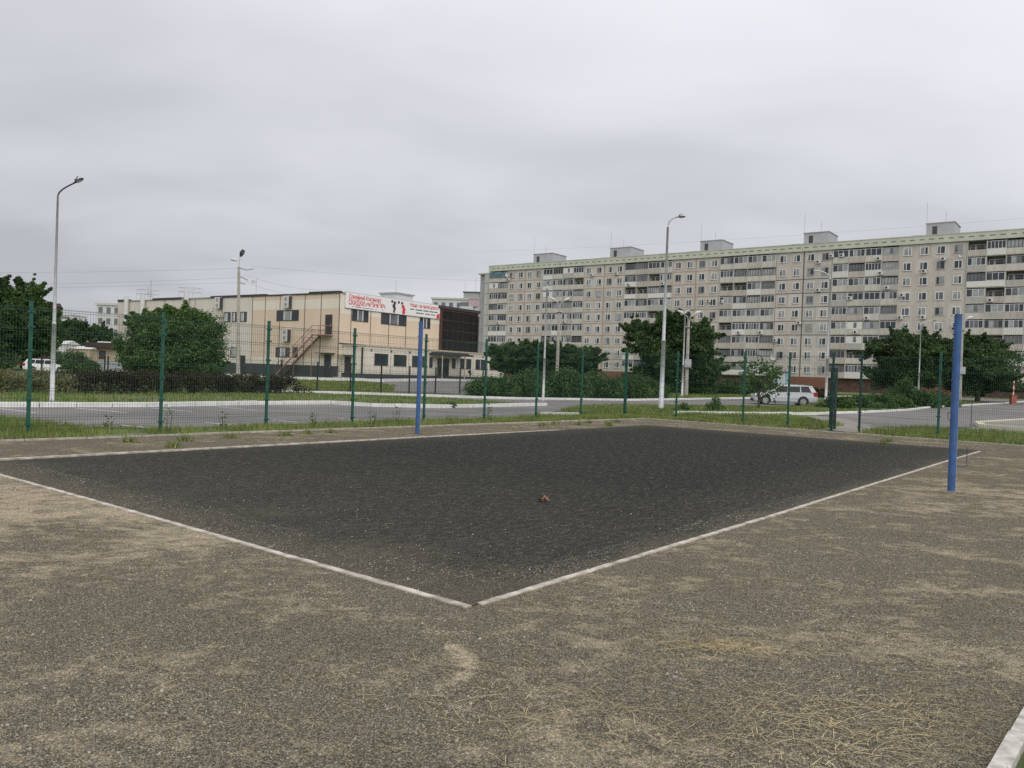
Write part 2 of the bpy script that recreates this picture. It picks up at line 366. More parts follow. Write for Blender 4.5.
sheet('traffic_island',[(26.4,34.0),(18.8,29.4),(18.2,30.5),(19.6,33.2),(32,46),(36,44)],.12,M['path'])
mb=MB()
for a,b in (((-8.55,17.49),(-7.6,16.95)),((-7.36,19.16),(-6.23,18.45)),((-6.21,20.8),(-5.0,20.0)),((-4.9,22.6),(-4.0,21.9)),((-13.78,21.55),(-12.15,20.45)),((-12.53,22.96),(-10.43,21.7)),((-10.96,24.3),(-9.3,23.3)),((-9.6,26.2),(-8.0,25.2)),((-3.2,24.6),(-2.2,23.9)),((-1.4,26.6),(-.6,26.0))):
    a=Vector(a);b=Vector(b);d=(b-a).normalized();n=Vector((-d.y,d.x))*.045
    mb.face([(*(a-n),.018),(*(b-n),.018),(*(b+n),.018),(*(a+n),.018)],M['roadpaint'])
tag(mb.obj('road_markings'),kind='structure')

for i,(s_,n_,a_,b_) in enumerate(((6.5,15.5,.7,.2),(10.2,15.4,.9,.18),(14.6,15.6,.6,.25),(19.2,15.5,1.1,.22),(22.3,15.6,.9,.3))):
    sheet('bare_soil',[un(s_+a_*math.cos(t)*(1+.25*math.sin(3*t+i)),n_+b_*math.sin(t)) for t in [k*math.pi/7 for k in range(14)]],.009,M['path'])
# ------------------------------------------------------------------ numpy scatter helpers
def np_mesh(name,verts,faces,m,parent=None):
    """verts (n,3), faces (k,q) same size polygons"""
    me=bpy.data.meshes.new(name); k,q=faces.shape
    me.vertices.add(len(verts)); me.vertices.foreach_set('co',verts.astype(np.float32).ravel())
    me.loops.add(k*q); me.loops.foreach_set('vertex_index',faces.astype(np.int32).ravel())
    me.polygons.add(k); me.polygons.foreach_set('loop_start',(np.arange(k)*q).astype(np.int32))
    me.materials.append(m); me.update(calc_edges=True); me.validate(); return me
def in_poly(p,poly):
    x,y=p[:,0],p[:,1]; r=np.zeros(len(p),bool); n=len(poly)
    for i in range(n):
        x0,y0=poly[i]; x1,y1=poly[(i+1)%n]
        c=((y0>y)!=(y1>y)); c&= x< (x1-x0)*(y-y0)/((y1-y0) if y1!=y0 else 1e-9)+x0
        r^=c
    return r
def samp(poly,n):
    P=np.array(poly); lo=P.min(0); hi=P.max(0); out=np.zeros((0,2))
    while len(out)<n:
        q=RNG.uniform(lo,hi,(n*2,2)); out=np.vstack([out,q[in_poly(q,poly)]])
    return out[:n]
gzv=np.vectorize(gz)
def blades(pts,h,w,lean=.5,clump=None):
    n=len(pts); z=gzv(pts[:,1]); hh=h*RNG.uniform(.4,1.25,n); a=RNG.uniform(0,2*np.pi,n)
    dx,dy=np.cos(a),np.sin(a); ww=w*RNG.uniform(.6,1.3,n); la=RNG.uniform(0,2*np.pi,n); ll=lean*hh*RNG.uniform(.2,1,n)
    V=np.zeros((n,3,3)); b=np.c_[pts,z]
    V[:,0]=b-np.c_[dx*ww/2,dy*ww/2,np.zeros(n)]; V[:,1]=b+np.c_[dx*ww/2,dy*ww/2,np.zeros(n)]
    V[:,2]=b+np.c_[np.cos(la)*ll,np.sin(la)*ll,hh]
    return V.reshape(-1,3),np.arange(n*3).reshape(-1,3)
def grass(name,poly,n,h,w,patch=None,m='grass'):
    p=samp(poly,n)
    if patch:  # patchy density
        k=np.sin(p[:,0]*patch+1.3)*np.sin(p[:,1]*patch*1.2)+.6*np.sin(p[:,0]*patch*2.7+p[:,1]*patch*2.1)+.5*np.sin(p[:,0]*patch*6.1-p[:,1]*patch*5.3)
        p=p[RNG.uniform(-1.2,1.3,len(p))<k+.45]
    V,F=blades(p,h,w)
    return tag(link(name,np_mesh(name,V,F,M[m])),kind='stuff')
strip=[un(-20,NK+.08),un(MK-.2,NK+.08),(1.1,28.6)]+GL[::-1][1:]
grass('grass',[un(-3,NK+.06),un(24.9,NK+.06),(1.1,28.75)]+GL[::-1][1:-1]+[un(-3,19.)],52000,.13,.016,.9)
grass('grass',[un(20,NK+.15),un(MK+.15,NK+.15),un(MK+.1,12),(7.8,33.6),(2.6,29.5)],9000,.14,.03,.7)
grass('grass',[un(MK+.12,NK),un(MK+.12,9.3),(11.9,28.5),(12.5,36.3),(7.3,33.8)],20000,.15,.03,.7)
grass('grass',[un(MK+.12,7.8),un(MK+.12,-4),(24,21),(22,22.4),(17.3,27.2),(15.3,29.4),(13.,28)],26000,.17,.022,.8)
grass('grass',[(2.6,29.9),(7.3,34.2),(11.65,36.7),(14.63,38.8),(18.9,44.0),(24.1,51.2),(26,56),(25.5,59.5),(21.,55.5),(17.,52.),(13.5,48.3),(9.6,45.0),(5.6,42.0),(3.2,38.2),(2.0,33.0)],30000,.15,.05)
grass('grass',[un(-6,.47),un(12,.47),un(12,-1.5),un(-6,-1.5)],22000,.09,.008,1.5)
UP=[(-30,9.3),(-14.5,22.5),(-11.5,25.1),(-9.3,29.1),(-7.07,31.6),(-5.34,30.7),(-2.9,31.6),(0,35.7),(1.5,37.9),(-3,44),(-13,44.8),(-30,38)]
grass('grass',UP,45000,.12,.045,.45)
grass('grass',[(-13,51),(-8.5,56.5),(-10.5,72),(-15,82),(-22,80)],14000,.16,.12,.25)
grass('grass',[(8.8,56),(15,63.6),(31,83.5),(50,100),(20,100),(10,80)],16000,.16,.14)
grass('grass',[(19.2,43.8),(24.3,51),(33,63),(48,80.4),(52,100),(33,83),(24,66),(15,42)],16000,.18,.13)

# stones and straw on the gravel (nobody could count them)
def near_pts(n,ymin,ymax):
    y=ymin+(ymax-ymin)*RNG.uniform(0,1,n)**1.1; x=RNG.uniform(-.72,.72,n)*y
    return np.c_[x,y]
n=230000; p=near_pts(n,2.6,10.5)
nn_=p@np.array([Nn.x,Nn.y]); p=p[(nn_>.62)]
# fewer loose stones on the worn crumb court and on the fine sand drifts
q=(p-np.array([A0.x,A0.y])); cxx=q@np.array([.6281,.7781]); cyy=q@np.array([-.7781,.6281])
inside=(cxx>.6)&(cyy>.35); p=p[~inside|(RNG.uniform(0,1,len(p))<.10)]; n=len(p)
tet=np.array([(1,0,0),(-.5,.87,0),(-.5,-.87,0),(0,0,1.)]); tf=np.array([(0,1,3),(1,2,3),(2,0,3)])
r=RNG.lognormal(math.log(.0026),.48,n); V=tet[None]*r[:,None,None]*RNG.uniform(.6,1.35,(n,4,3))
V[:,3,0:2]=RNG.uniform(-.3,.3,(n,2))*r[:,None]
a=RNG.uniform(0,6.28,n); c,s_=np.cos(a)[:,None],np.sin(a)[:,None]; X=V[:,:,0]*c-V[:,:,1]*s_; Y=V[:,:,0]*s_+V[:,:,1]*c
V=np.stack([X+p[:,0:1],Y+p[:,1:2],V[:,:,2]*.9+.0062],2)
V[:,:,2]+=np.where((cxx:=((p-np.array([A0.x,A0.y]))@np.array([.6281,.7781])))[:,None]>0,.006,0)*((p-np.array([A0.x,A0.y]))@np.array([-.7781,.6281])>0)[:,None]
F=(tf[None]+4*np.arange(n)[:,None,None]).reshape(-1,3)
tag(link('gravel_stones',np_mesh('gravel_stones',V.reshape(-1,3),F,M['stone'])),kind='stuff')
# straw: bent thin strips, in drifts
cl=[(1.16,4.22,.2,.07,420),(1.0,4.5,.5,.2,90),(.8,3.5,.5,.2,140),(1.35,3.25,.25,.18,320),(1.85,3.45,.25,.2,260),(1.55,3.0,.6,.2,220),(.45,3.2,.35,.18,130),(-.1,3.2,.3,.2,60),
    (2.1,4.3,.3,.25,120),(1.2,5.2,.8,.35,100),(.35,4.95,.35,.12,80),(2.9,5.6,.7,.4,160),(.6,5.6,.6,.25,80),(2.1,7.5,1.,.8,80),(.0,3.6,1.2,.6,110),(1.2,3.7,1.4,.8,480),(-1.2,4.2,1.2,.9,60),(2.2,3.75,.25,.25,130)]
Vs=[];Fs=[];k=0
for cx_,cy_,sx,sy,cnt in cl:
    for _ in range(int(cnt*.85)):
        x=random.gauss(cx_,sx);y=random.gauss(cy_,sy)
        if x*Nn.x+y*Nn.y<.64: continue
        a=random.gauss(0,.75); ln=random.uniform(.015,.11)*(2.2 if random.random()<.10 else 1); w=random.uniform(.0006,.0013); bend=random.gauss(0,.22); z=.014+random.random()*.008
        pts=[]
        for t in range(4):
            pts.append((x,y)); x+=math.cos(a)*ln/3; y+=math.sin(a)*ln/3; a+=bend/3
        for t,(px,py) in enumerate(pts):
            nx,ny=-math.sin(a)*w,math.cos(a)*w; zz=z+.004*math.sin(t*1.1)
            Vs+=[(px-nx,py-ny,zz),(px+nx,py+ny,zz)]
        for t in range(3): Fs.append((k+2*t,k+2*t+1,k+2*t+3,k+2*t+2))
        k+=8
tag(link('dry_straw',np_mesh('dry_straw',np.array(Vs),np.array(Fs),M['straw'])),kind='stuff')

# ------------------------------------------------------------------ mesh fence
CLAMP={}
def fence_post(parent,x,y,h,m,r=.03):
    mb=MB(); mb.box(-r,r,-r*.75,r*.75,-.02,h,m); mb.box(-r*1.1,r*1.1,-r*.85,r*.85,h,h+.02,m)
    mb.box(-.075,.075,-.05,.05,.0,.015,m)
    o=mb.obj('post',parent); o.location=(x,0,gz(0)); 
    for z in (.16,.62,1.08,1.54,1.98,2.26):
        if z<h:
            if 'c' not in CLAMP:
                cm=MB(); cm.box(-.062,.062,-.034,.004,0,.035,m); cm.box(-.01,.01,-.06,-.034,.008,.028,m); CLAMP['c']=cm.mesh('clamp')
            c=link('clamp',CLAMP['c'],o); c.location=(0,0,z)
    return o
def panel(parent,x0,x1,z0,z1,m,step=.05,w=.0017,bends=(.25,.8,1.35,1.9,2.3),hs=.2):
    mb=MB(); n=int((x1-x0)/step)
    for i in range(n+1):
        x=x0+(x1-x0)*i/n; mb.box(x-w,x+w,-w,w,z0,z1,m)
    z=z0+.02
    while z<=z1: mb.box(x0,x1,-w*2.2,-w*1.05,z-w,z+w,m); z+=hs
    for b in bends: mb.box(x0,x1,-.03,-.026,b,b+.006,m); mb.box(x0,x1,-.03,-.026,b+.05,b+.056,m)
    return mb.obj('panel',parent)
def mesh_fence(name,p0,p1,ts,h,label,cat='fence',skip=(),m='green',wm='wire',group=None,ztop=2.36,dark=()):
    p0=Vector(p0);p1=Vector(p1); d=(p1-p0).normalized()
    root=empty(name,(p0.x,p0.y,0),math.atan2(d.y,d.x),label=label,cat=cat,group=group)
    for t in ts: fence_post(root,t,0,h,M['gategreen' if t in dark else m])
    for i,(a,b) in enumerate(zip(ts,ts[1:])):
        if i in skip: continue
        panel(root,a+.035,b-.035,.12,ztop,M[wm])
    return root
FN,FM=16.5,25.7
# left run: posts along U at n=16.5
s0=2.9-2.5*3
ts=[2.5*i for i in range(12)]+[FM-s0]
ts=[t for t in ts if t<=FM-s0]
mesh_fence('mesh_fence',un(s0,FN),un(FM,FN),ts,2.45,'green wire mesh fence running along the left side of the gravel yard')
mesh_fence('mesh_fence',un(FM,FN),un(FM,8.75),[.05,2.2,4.75,6.3,7.7],2.45,'green wire mesh fence from the far corner to the open gate',dark=(7.7,))
mesh_fence('mesh_fence',un(FM,7.95),un(FM,-4.25),[0,2.2,4.7,7.2,9.7,12.2],2.5,'green wire mesh fence right of the gate behind the blue post',dark=(0,))
g0=Vector(un(FM,8.72)); 
root=empty('gate_leaf',(g0.x+.06,g0.y+.05,0),math.atan2(.975,.235),label='dark green mesh gate standing wide open, seen edge on',cat='gate')
mb=MB()
for x0,x1,z0,z1 in ((0,.07,.06,2.0),(1.02,1.09,.06,2.0),(.07,1.02,.06,.11),(.07,1.02,1.95,2.0),(.07,1.02,1.0,1.04)): mb.box(x0,x1,-.03,.03,z0,z1,M['gategreen'])
mb.obj('frame',root,bevel=.004)
pp=panel(root,.08,1.01,.12,1.94,M['gategreen'],w=.003,bends=(.5,1.4))
mb=MB(); mb.box(.95,1.06,-.06,.06,.92,1.18,M['gategreen']); mb.tube([(1.0,-.1,1.05),(1.0,.1,1.05)],.012,M['galv']); mb.box(.9,1.0,-.1,-.085,1.04,1.06,M['galv']); mb.obj('lock',root)
mb=MB(); [mb.box(-.07,0,-.02,.02,z,z+.06,M['gategreen']) for z in (.3,1.7)]; mb.obj('hinge',root)

# dark low fence by the lawn
def dark_fence(p0,p1,ts,h,label):
    p0=Vector(p0);p1=Vector(p1); d=(p1-p0).normalized(); gz0=gz(p0.y)
    root=empty('wire_fence',(p0.x,p0.y,0),math.atan2(d.y,d.x),label=label,cat='fence')
    for t in ts:
        z=gz(p0.y+d.y*t); mb=MB(); mb.box(-.035,.035,-.035,.035,z-.02,z+h,M['black']); mb.box(-.045,.045,-.045,.045,z+h,z+h+.02,M['black']); mb.obj('post',root).location=(t,0,0)
    for a,b in zip(ts,ts[1:]):
        za,zb=gz(p0.y+d.y*a),gz(p0.y+d.y*b); mb=MB(); n=int((b-a)/.1)
        for i in range(n+1):
            x=a+(b-a)*i/n; z=za+(zb-za)*i/n; mb.box(x-.0022,x+.0022,-.002,.002,z+.1,z+h-.06,M['black'])
        for zz in (.12,.5,.9,1.3,h-.08): mb.tube([(a,0,za+zz),(b,0,zb+zz)],.003,M['black'],4)
        mb.obj('panel',root)
dark_fence((-14.6,43.2),(-1.3,60.3),[2.53*i for i in range(10)],1.82,'black low wire fence on the lawn in front of the tan building')
dark_fence((-31.2,53),(-20,50),[0,2.5,5.0,5.25,7.8,10.3],1.75,'black low wire fence behind the reddish hedge on the left')

# ------------------------------------------------------------------ volleyball posts
def vpost(loc,h,label,hooks):
    root=empty('net_post',loc,label=label,cat='net post',group='blue volleyball net posts')
    mb=MB(); mb.tube([(0,0,-.05),(0,0,h)],.050,M['blue'],20); p=mb.obj('pole',root,smooth=False)
    mb=MB(); mb.tube([(0,0,h),(0,0,h+.012)],.052,M['blue'],20); mb.obj('cap',root)
    mb=MB(); mb.box(.0485,.0515,-.014,.012,.12,h-.03,M['bluewear']); mb.obj('rubbed_strip',root)
    if hooks:
        for z0,z1,yy in ((.90,1.25,.24),(.35,.62,.2)):
            mb=MB(); mb.tube([(.04,0,z0),(yy-.02,0,z0),(yy,0,z0+.02),(yy,0,z1)],.006,M['darkblue'],6); mb.obj('hook',root)
        mb=MB(); mb.tube([(-.05,0,1.12),(-.085,0,1.10),(-.09,0,1.02),(-.05,0,.99)],.006,M['darkblue'],6); mb.obj('hook',root)
    for z in (1.55,2.2):
        mb=MB(); mb.tube([(-.07,0,z),(-.05,0,z)],.01,M['darkblue'],6); mb.obj('bolt',root)
    return root
vpost((6.209,11.196,0),2.47,'tall blue painted steel net post with wire hooks standing at right by the white line',True)
vpost((-2.09,17.98,0),2.53,'farther blue painted net post standing before the left fence',False)

# leaf scrap on the court
mb=MB()
for i in range(9):
    a=i*.7; c=Vector((.4+random.uniform(-.05,.05),8.9+random.uniform(-.05,.05),.02+random.uniform(0,.03)))
    r1=random.uniform(.035,.06); e=Vector((math.cos(a)*r1,math.sin(a)*r1,random.uniform(.01,.04))); f_=Vector((-math.sin(a)*r1*.6,math.cos(a)*r1*.6,.01))
    mb.face([c-e*.3,c+f_,c+e,c-f_],M['debris'])
tag(mb.obj('dry_leaf'),'crumpled brown dry leaf lying in the middle of the dark court','leaf')

# ------------------------------------------------------------------ lamps and poles
def lamp(loc,h,reach,rise,label,scale=1.,az=0,solar=True,r0=.095,r1=.045,group='tall street lamps on metal poles',hs=1.,tilt=.35):
    root=empty('street_lamp',(loc[0],loc[1],gz(loc[1])),az,label=label,cat='street lamp',group=group)
    mb=MB(); mb.tube([(0,0,-.05),(0,0,h*.38)],[r0,r0*.86],M['galv'],14); mb.tube([(0,0,h*.38),(0,0,h*.38+.05),(0,0,h)],[r0*.86,r0*.7,r1],M['galv'],14); mb.obj('pole',root,smooth=True)
    mb=MB(); mb.box(-r0*1.6,r0*1.6,-r0*1.6,r0*1.6,-.02,.02,M['galv']); mb.obj('base_plate',root)
    mb=MB(); pts=[(0,0,h)]
    for i in range(1,9):
        t=i/8; pts.append((reach*(1-math.cos(t*math.pi/2)) if tilt<.3 else reach*t**1.35,0,h+(rise*math.sin(t*math.pi/2) if tilt<.3 else rise*t**.75)))
    mb.tube(pts,r1*.85,M['galv'] if tilt<.3 else M['galvd'],8); mb.obj('arm',root,smooth=True)
    e=Vector(pts[-1]); hd=empty('lamp_head',e); hd.parent=root; hd.rotation_euler=(0,-tilt,0)
    mb=MB(); k=hs
    prof=[(0,.05,.03),(.1*k,.07,.05),(.2*k,.13,.07),(.42*k,.12,.06),(.5*k,.05,.03)]
    rings=[[(x,-w*k,0),(x,-w*k*.6,t*k),(x,w*k*.6,t*k),(x,w*k,0),(x,w*k*.5,-t*k*.5),(x,-w*k*.5,-t*k*.5)] for x,w,t in prof]
    for a,b in zip(rings,rings[1:]):
        for j in range(6): mb.face([a[j],a[(j+1)%6],b[(j+1)%6],b[j]],M['galvd'])
    mb.face(rings[0],M['galvd']);mb.face(rings[-1],M['galvd'])
    hd2=mb.obj('lamp_head',root); hd2.location=e; hd2.rotation_euler=(0,-tilt,0); bpy.data.objects.remove(hd)
    mb=MB(); mb.box(.18*k,.4*k,-.08*k,.08*k,-.05*k,-.036*k,M['lens']); mb.obj('lens',hd2)
    if solar:
        mb=MB(); mb.box(.12*k,.16*k,-.01,.01,.05*k,.15*k,M['galvd']); mb.tube([(.10*k,0,.08*k),(.32*k,0,.2*k)],.022*k,M['galvd'],6); mb.obj('sensor',hd2)
    return root
lamp((-15.0,26.1),6.72,.5,.42,'galvanised street lamp at far left before the reddish hedge',solar=True,r0=.075,r1=.03,tilt=.5,hs=.72)
lamp((7.07,37.7),8.62,.42,.48,'tallest galvanised street lamp rising beside the mesh fence near the yard corner',tilt=.06,r0=.115,r1=.05,hs=.78)
lamp((1.86,47.0),6.6,.0,.25,'thin galvanised street lamp before the shrubs left of centre',r0=.08,r1=.05,tilt=.06,az=R(70),hs=.6,solar=False)
lamp((14.92,70),7.3,.5,.3,'thin grey street lamp in front of the big round tree',r0=.1,r1=.055,tilt=.06,az=R(30),solar=False)
lamp((22.4,57.0),9.1,1.2,.6,'pale street lamp rising right behind the silver wagon',az=R(172),r0=.1,r1=.05,tilt=.06,hs=.8,solar=False)
lamp((42.2,83.0),7.9,1.2,.5,'slim street lamp standing between the two right hand trees',r0=.085,r1=.04,tilt=.06,hs=.8,solar=False)

def twin_pole(loc,h,label,box=None,base_white=False,spread=.85):
    root=empty('utility_pole',(loc[0],loc[1],gz(loc[1])),0,label=label,cat='utility pole',group='concrete utility poles with lamps')
    mb=MB(); mb.tube([(0,0,-.05),(0,0,h)],[.2,.12],M['concrete'],8); mb.obj('pole',root)
    if base_white: mb=MB(); mb.tube([(0,0,0),(0,0,1.9)],[.205,.19],M['white'],8); mb.obj('white_band',root)
    for s in (-1,1):
        mb=MB(); mb.tube([(0,0,h-.3),(s*.12,0,h+.35),(s*spread*.6,0,h+.62)],.035,M['galv'],6); a=mb.obj('lamp_arm',root)
        mb=MB(); mb.tube([(s*spread*.55,0,h+.6),(s*spread*.8,0,h+.75),(s*spread*1.25,0,h+.9)],[.06,.14,.07],M['acw'],8); mb.obj('lamp_head',a)
    if box: mb=MB(); mb.box(-.3,.3,-.42,-.15,box,box+.75,M['kioskg']); mb.obj('switch_box',root)
    mb=MB(); mb.box(-.3,.3,-.17,-.12,h-.7,h-.62,M['galvd']); mb.tube([(-.25,-.15,h-.62),(-.25,-.15,h-.5)],.03,M['white'],6); mb.tube([(.25,-.15,h-.62),(.25,-.15,h-.5)],.03,M['white'],6); mb.obj('crossarm',root)
    return root
twin_pole((4.75,85),8.7,'twin headed concrete pole with white foot above the shrub bank',base_white=False)
twin_pole((16.2,74.3),6.95,'twin headed concrete pole with grey box beside the big round tree',box=2.6)
twin_pole((47.05,84),8.2,'twin headed concrete pole hidden mostly behind the near blue post',box=3.0)
# left utility pole
root=empty('utility_pole',(-26.75,78,gz(78)),0,label='old concrete utility pole with insulators and two lamps before the tan building',cat='utility pole',group='concrete utility poles with lamps')
mb=MB(); mb.tube([(0,0,-.05),(-.25,0,10.9)],[.21,.13],M['concrete'],8); mb.obj('pole',root)
mb=MB(); mb.tube([(-.25,0,10.7),(-.22,0,11.7),(-.1,0,12.0)],.045,M['galv'],6); a=mb.obj('lamp_arm',root)
mb=MB(); mb.tube([(-.12,0,11.9),(.0,0,12.25),(.18,0,12.55)],[.1,.25,.16],M['galvd'],8); mb.obj('lamp_head',a)
mb=MB(); mb.tube([(-.25,0,11.4),(-.5,0,11.55)],.035,M['galv'],6); a=mb.obj('lamp_arm',root)
mb=MB(); mb.tube([(-.5,0,11.5),(-.8,0,11.6),(-1.1,0,11.62)],[.08,.17,.08],M['acw'],8); mb.obj('lamp_head',a)
mb=MB(); mb.tube([(-.25,0,10.8),(.5,0,10.6),(1.2,0,10.75)],.03,M['galvd'],5)
mb.tube([(-.2,0,10.0),(.7,0,9.6)],.03,M['galvd'],5); mb.tube([(-.2,0,9.4),(.4,0,9.2)],.03,M['galvd'],5); mb.obj('bracket',root)
mb=MB()
for x,z in ((1.2,10.8),(.7,9.65),(.4,9.25),(.5,10.65)): mb.tube([(x,0,z),(x,0,z+.18)],.05,M['white'],6)
mb.obj('insulators',root)['kind']='stuff'
def cable(a,b,sag,label,r=.009):
    a=Vector(a);b=Vector(b); mb=MB(); pts=[]
    for i in range(25):
        t=i/24; q=a.lerp(b,t); q.z-=sag*4*t*(1-t); pts.append(q)
    mb.tube(pts,r,M['wireb'],5)
    tag(mb.obj('overhead_cable'),label,'cable','overhead cables')
cable((-25.8,78,11.1),(60,150,29),4,'long overhead cable sagging from the left pole across to the apartment roof')
cable((-26.2,78,10.2),(-20.6,95.2,10.9),.6,'short upper cable from the left pole to the tan building corner')
cable((-26.4,78,9.6),(-20.7,95.4,10.6),.9,'short lower cable from the left pole to the tan building corner')
cable((-26.2,78,10.9),(-140,100,14),2.,'upper cable leading left from the old pole above the trees')
cable((-26.3,78,10.0),(-140,100,11.5),2.,'middle cable leading left from the old pole above the trees')
cable((-26.4,78,9.5),(-140,100,9.0),1.2,'lowest cable leading left from the old pole above the trees')
cable((-10,190,30.2),(115,110,31.),1.2,'thin cable strung above the long apartment roof',.011)

# ------------------------------------------------------------------ apartment block
APT=empty('apartment_building',(-6.56,202.9,0),math.atan2(-.6059,.7955),label='long nine storey grey panel apartment block with green attic band',cat='building')
ST=2.7; Z1=3.0; ZT=Z1+9*ST; TOP=28.75; G0=.2
bays=[('b',0,5.8,2)]; s=5.8
for k in range(6):
    bays+=[('w',s,s+5.4,2),('w',s+5.4,s+10.8,2)]; s+=10.8
    bays.append(('b',s,s+11.6,4)); s+=11.6
LEN=s; rnd=random.Random(11)
wall=MB(); plinth=MB(); 
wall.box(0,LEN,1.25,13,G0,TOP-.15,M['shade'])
joints={'rust':MB(),'jdark':MB(),'jpale':MB()}
plinth_m=M['brick']
for kind,s0,s1,n in bays:
    plinth.box(s0,s1,-.06 if kind=='w' else .75,1.249,G0,Z1-.001,plinth_m if kind=='w' else M['brickshade'])
    if kind=='w':
        m0=rnd.choice(['wall1','wall2','wall3'])
        for f in range(9):
            z=Z1+f*ST
            for j in range(2):
                a=s0+2.7*j
                wall.box(a,a+2.7,0,1.249,z,z+ST,M[rnd.choice([m0,m0,'wall1','wall4'])])
    else:
        for f in range(9):
            z=Z1+f*ST
            wall.box(s0,s1,-.12,1.249,z-.07,z+.07,M['wall4'])
        u=(s1-s0)/n
        for j in range(n+1): 
            a=s0+j*u; wall.box(a-.06,a+.06,-.1,1.248,Z1+.07,ZT-.07,M['wall3'])
tops=MB(); tops.box(-.15,LEN+.1,-.35,.6,ZT,TOP,M['attic']); tops.box(-.15,LEN+.1,.6,13.1,ZT,TOP-.3,M['roofg'])
tops.box(-.2,LEN+.1,-.42,-.35,TOP-.12,TOP+.02,M['attic'])
k=1.0
while k<LEN-1.5:
    tops.box(k,k+.8,-.36,-.345,TOP-.85,TOP-.68,M['atticd']); k+=1.55
wall.obj('wall',APT); plinth.obj('plinth',APT); tops.obj('cornice',APT)
def jm(s):
    return 'rust' if s<72 else ('jdark' if s<84.5 else ('jpale' if s>89 else 'rust'))
for kind,s0,s1,n in bays:
    if kind!='w': continue
    mm=jm((s0+s1)/2); J=joints[mm]
    edges=[s0,s1]
    for x in edges: J.box(x-.10,x+.10,-.014 - (.004 if x==s0 else 0),-.001,Z1,ZT,M[mm])
    for f in range(1,9):
        z=Z1+f*ST; cc='jpale' if (mm=='jdark' and (f<3 or (f==8))) else mm
        joints[cc].box(s0+.1,s1-.1,-.009,-.002,z-.07,z+.07,M[cc])
for k_,J in joints.items():
    if J.v: tag(J.obj('joint_seal',APT),{'rust':'rust coloured panel joints','jdark':'dark tarred panel joints','jpale':'pale repainted panel joints'}[k_])

def emit_win(fr,pn,s,z,var):
    w,h=1.35,1.45; x0,x1=s-w/2,s+w/2
    F=M[['frame','frame','frameg','frame','frame'][var%5]]; P=M[['glass','glass3','glass','glass2','glass3','glass2'][var%6]]; P2=M[['glass2','glass','glass3','glass','glass2','glass'][(var//2)%6]]
    t=.11
    for a,b,c,d in ((x0,x1,z,z+t),(x0,x1,z+h-t,z+h),(x0,x0+t,z+t,z+h-t),(x1-t,x1,z+t,z+h-t)): fr.box(a,b,-.05,-.002,c,d,F)
    mx=x0+w*(.42 if var%3 else .58); fr.box(mx-.05,mx+.05,-.048,-.002,z+t,z+h-t,F)
    if var%4==1: fr.box(x0+t,mx-.05,-.046,-.002,z+h*.7,z+h*.7+.06,F)
    fr.box(x0-.06,x1+.06,-.10,-.052,z-.06,z,M['frameg'])
    pn.box(x0+t,mx-.05,-.02,-.004,z+t,z+h-t,P); pn.box(mx+.05,x1-t,-.02,-.004,z+t,z+h-t,P2)
def emit_balc(par,fr,pn,s0,s1,z,var,pv):
    # parapet
    P=M[['par1','par1','par2','par4','par1','par2','par3','wall4','par1','wall4'][pv%10]]
    y0=-.17 if pv%3 else -.12
    par.box(s0+.03,s1-.03,y0,y0+.08,z+.06,z+1.08,P)
    if pv%4==0:
        k=s0+.3
        while k<s1-.1: par.box(k,k+.03,y0-.012,y0,z+.1,z+1.02,M['par4']); k+=.3
    z0,z1=z+1.10,z+2.44; x0,x1=s0+.07,s1-.07; kind=var%10
    if kind in (0,1,2,3,4,5):
        F=M[['frame','frame','frame','frameg','frame','frame'][kind]]; n=[3,4,3,4,3,5][kind]; t=.07
        fr.box(x0,x1,y0+.0,y0+.07,z0,z0+t,F); fr.box(x0,x1,y0,y0+.07,z1-t,z1,F)
        for j in range(n+1):
            x=x0+(x1-x0-t)*j/n; fr.box(x,x+t,y0+.001,y0+.069,z0+t,z1-t,F)
        for j in range(n):
            a=x0+(x1-x0-t)*j/n+t; b=x0+(x1-x0-t)*(j+1)/n
            pn.box(a,b,y0+.03,y0+.04,z0+t,z1-t,M[['glass','glass3','glass2','glass','glass2','glass3'][(var*3+j*(1+var%3))%6]])
    elif kind in (6,7):      # dark old wooden glazing
        F=M['frameb' if kind==6 else 'frameg']; n=5; t=.05
        fr.box(x0,x1,y0,y0+.06,z0,z0+t,F); fr.box(x0,x1,y0,y0+.06,z1-t,z1,F)
        for j in range(n+1): x=x0+(x1-x0-t)*j/n; fr.box(x,x+t,y0+.001,y0+.059,z0+t,z1-t,F)
        pn.box(x0,x1,y0+.08,y0+.09,z0,z1,M['glass3' if var%3 else 'glass2'])
    elif kind==8:            # open loggia: door and window of the flat at the back
        fr.box(x0+.2,x0+1.0,1.19,1.247,z+.1,z+2.2,M['frame']); fr.box(x0+1.1,x1-.3,1.19,1.247,z+.9,z+2.2,M['frame'])
        pn.box(x0+.3,x0+.9,1.17,1.189,z+1.0,z+2.1,M['glass']); pn.box(x0+1.2,x1-.4,1.17,1.189,z+1.0,z+2.1,M['glass'])
        fr.tube([(x0,-.1,z+1.5),(x1,-.1,z+1.5)],.015,M['frameg'],4)
    else:                    # boarded in
        fr.box(x0,x1,y0,y0+.05,z0,z1,M['pink' if pv%7==3 else 'par3' if pv%2 else 'glass2']); fr.box(x0,x1,y0-.02,y0-.002,z0-.03,z0,M['frameg'])
        pn.box(x0+.9*(x1-x0)/2,x0+1.3*(x1-x0)/2,y0-.008,y0-.001,z0+.2,z1-.15,M['glass3'])
restw=MB(); restb=MB(); wcache={}; bcache={}
nw=nb=0
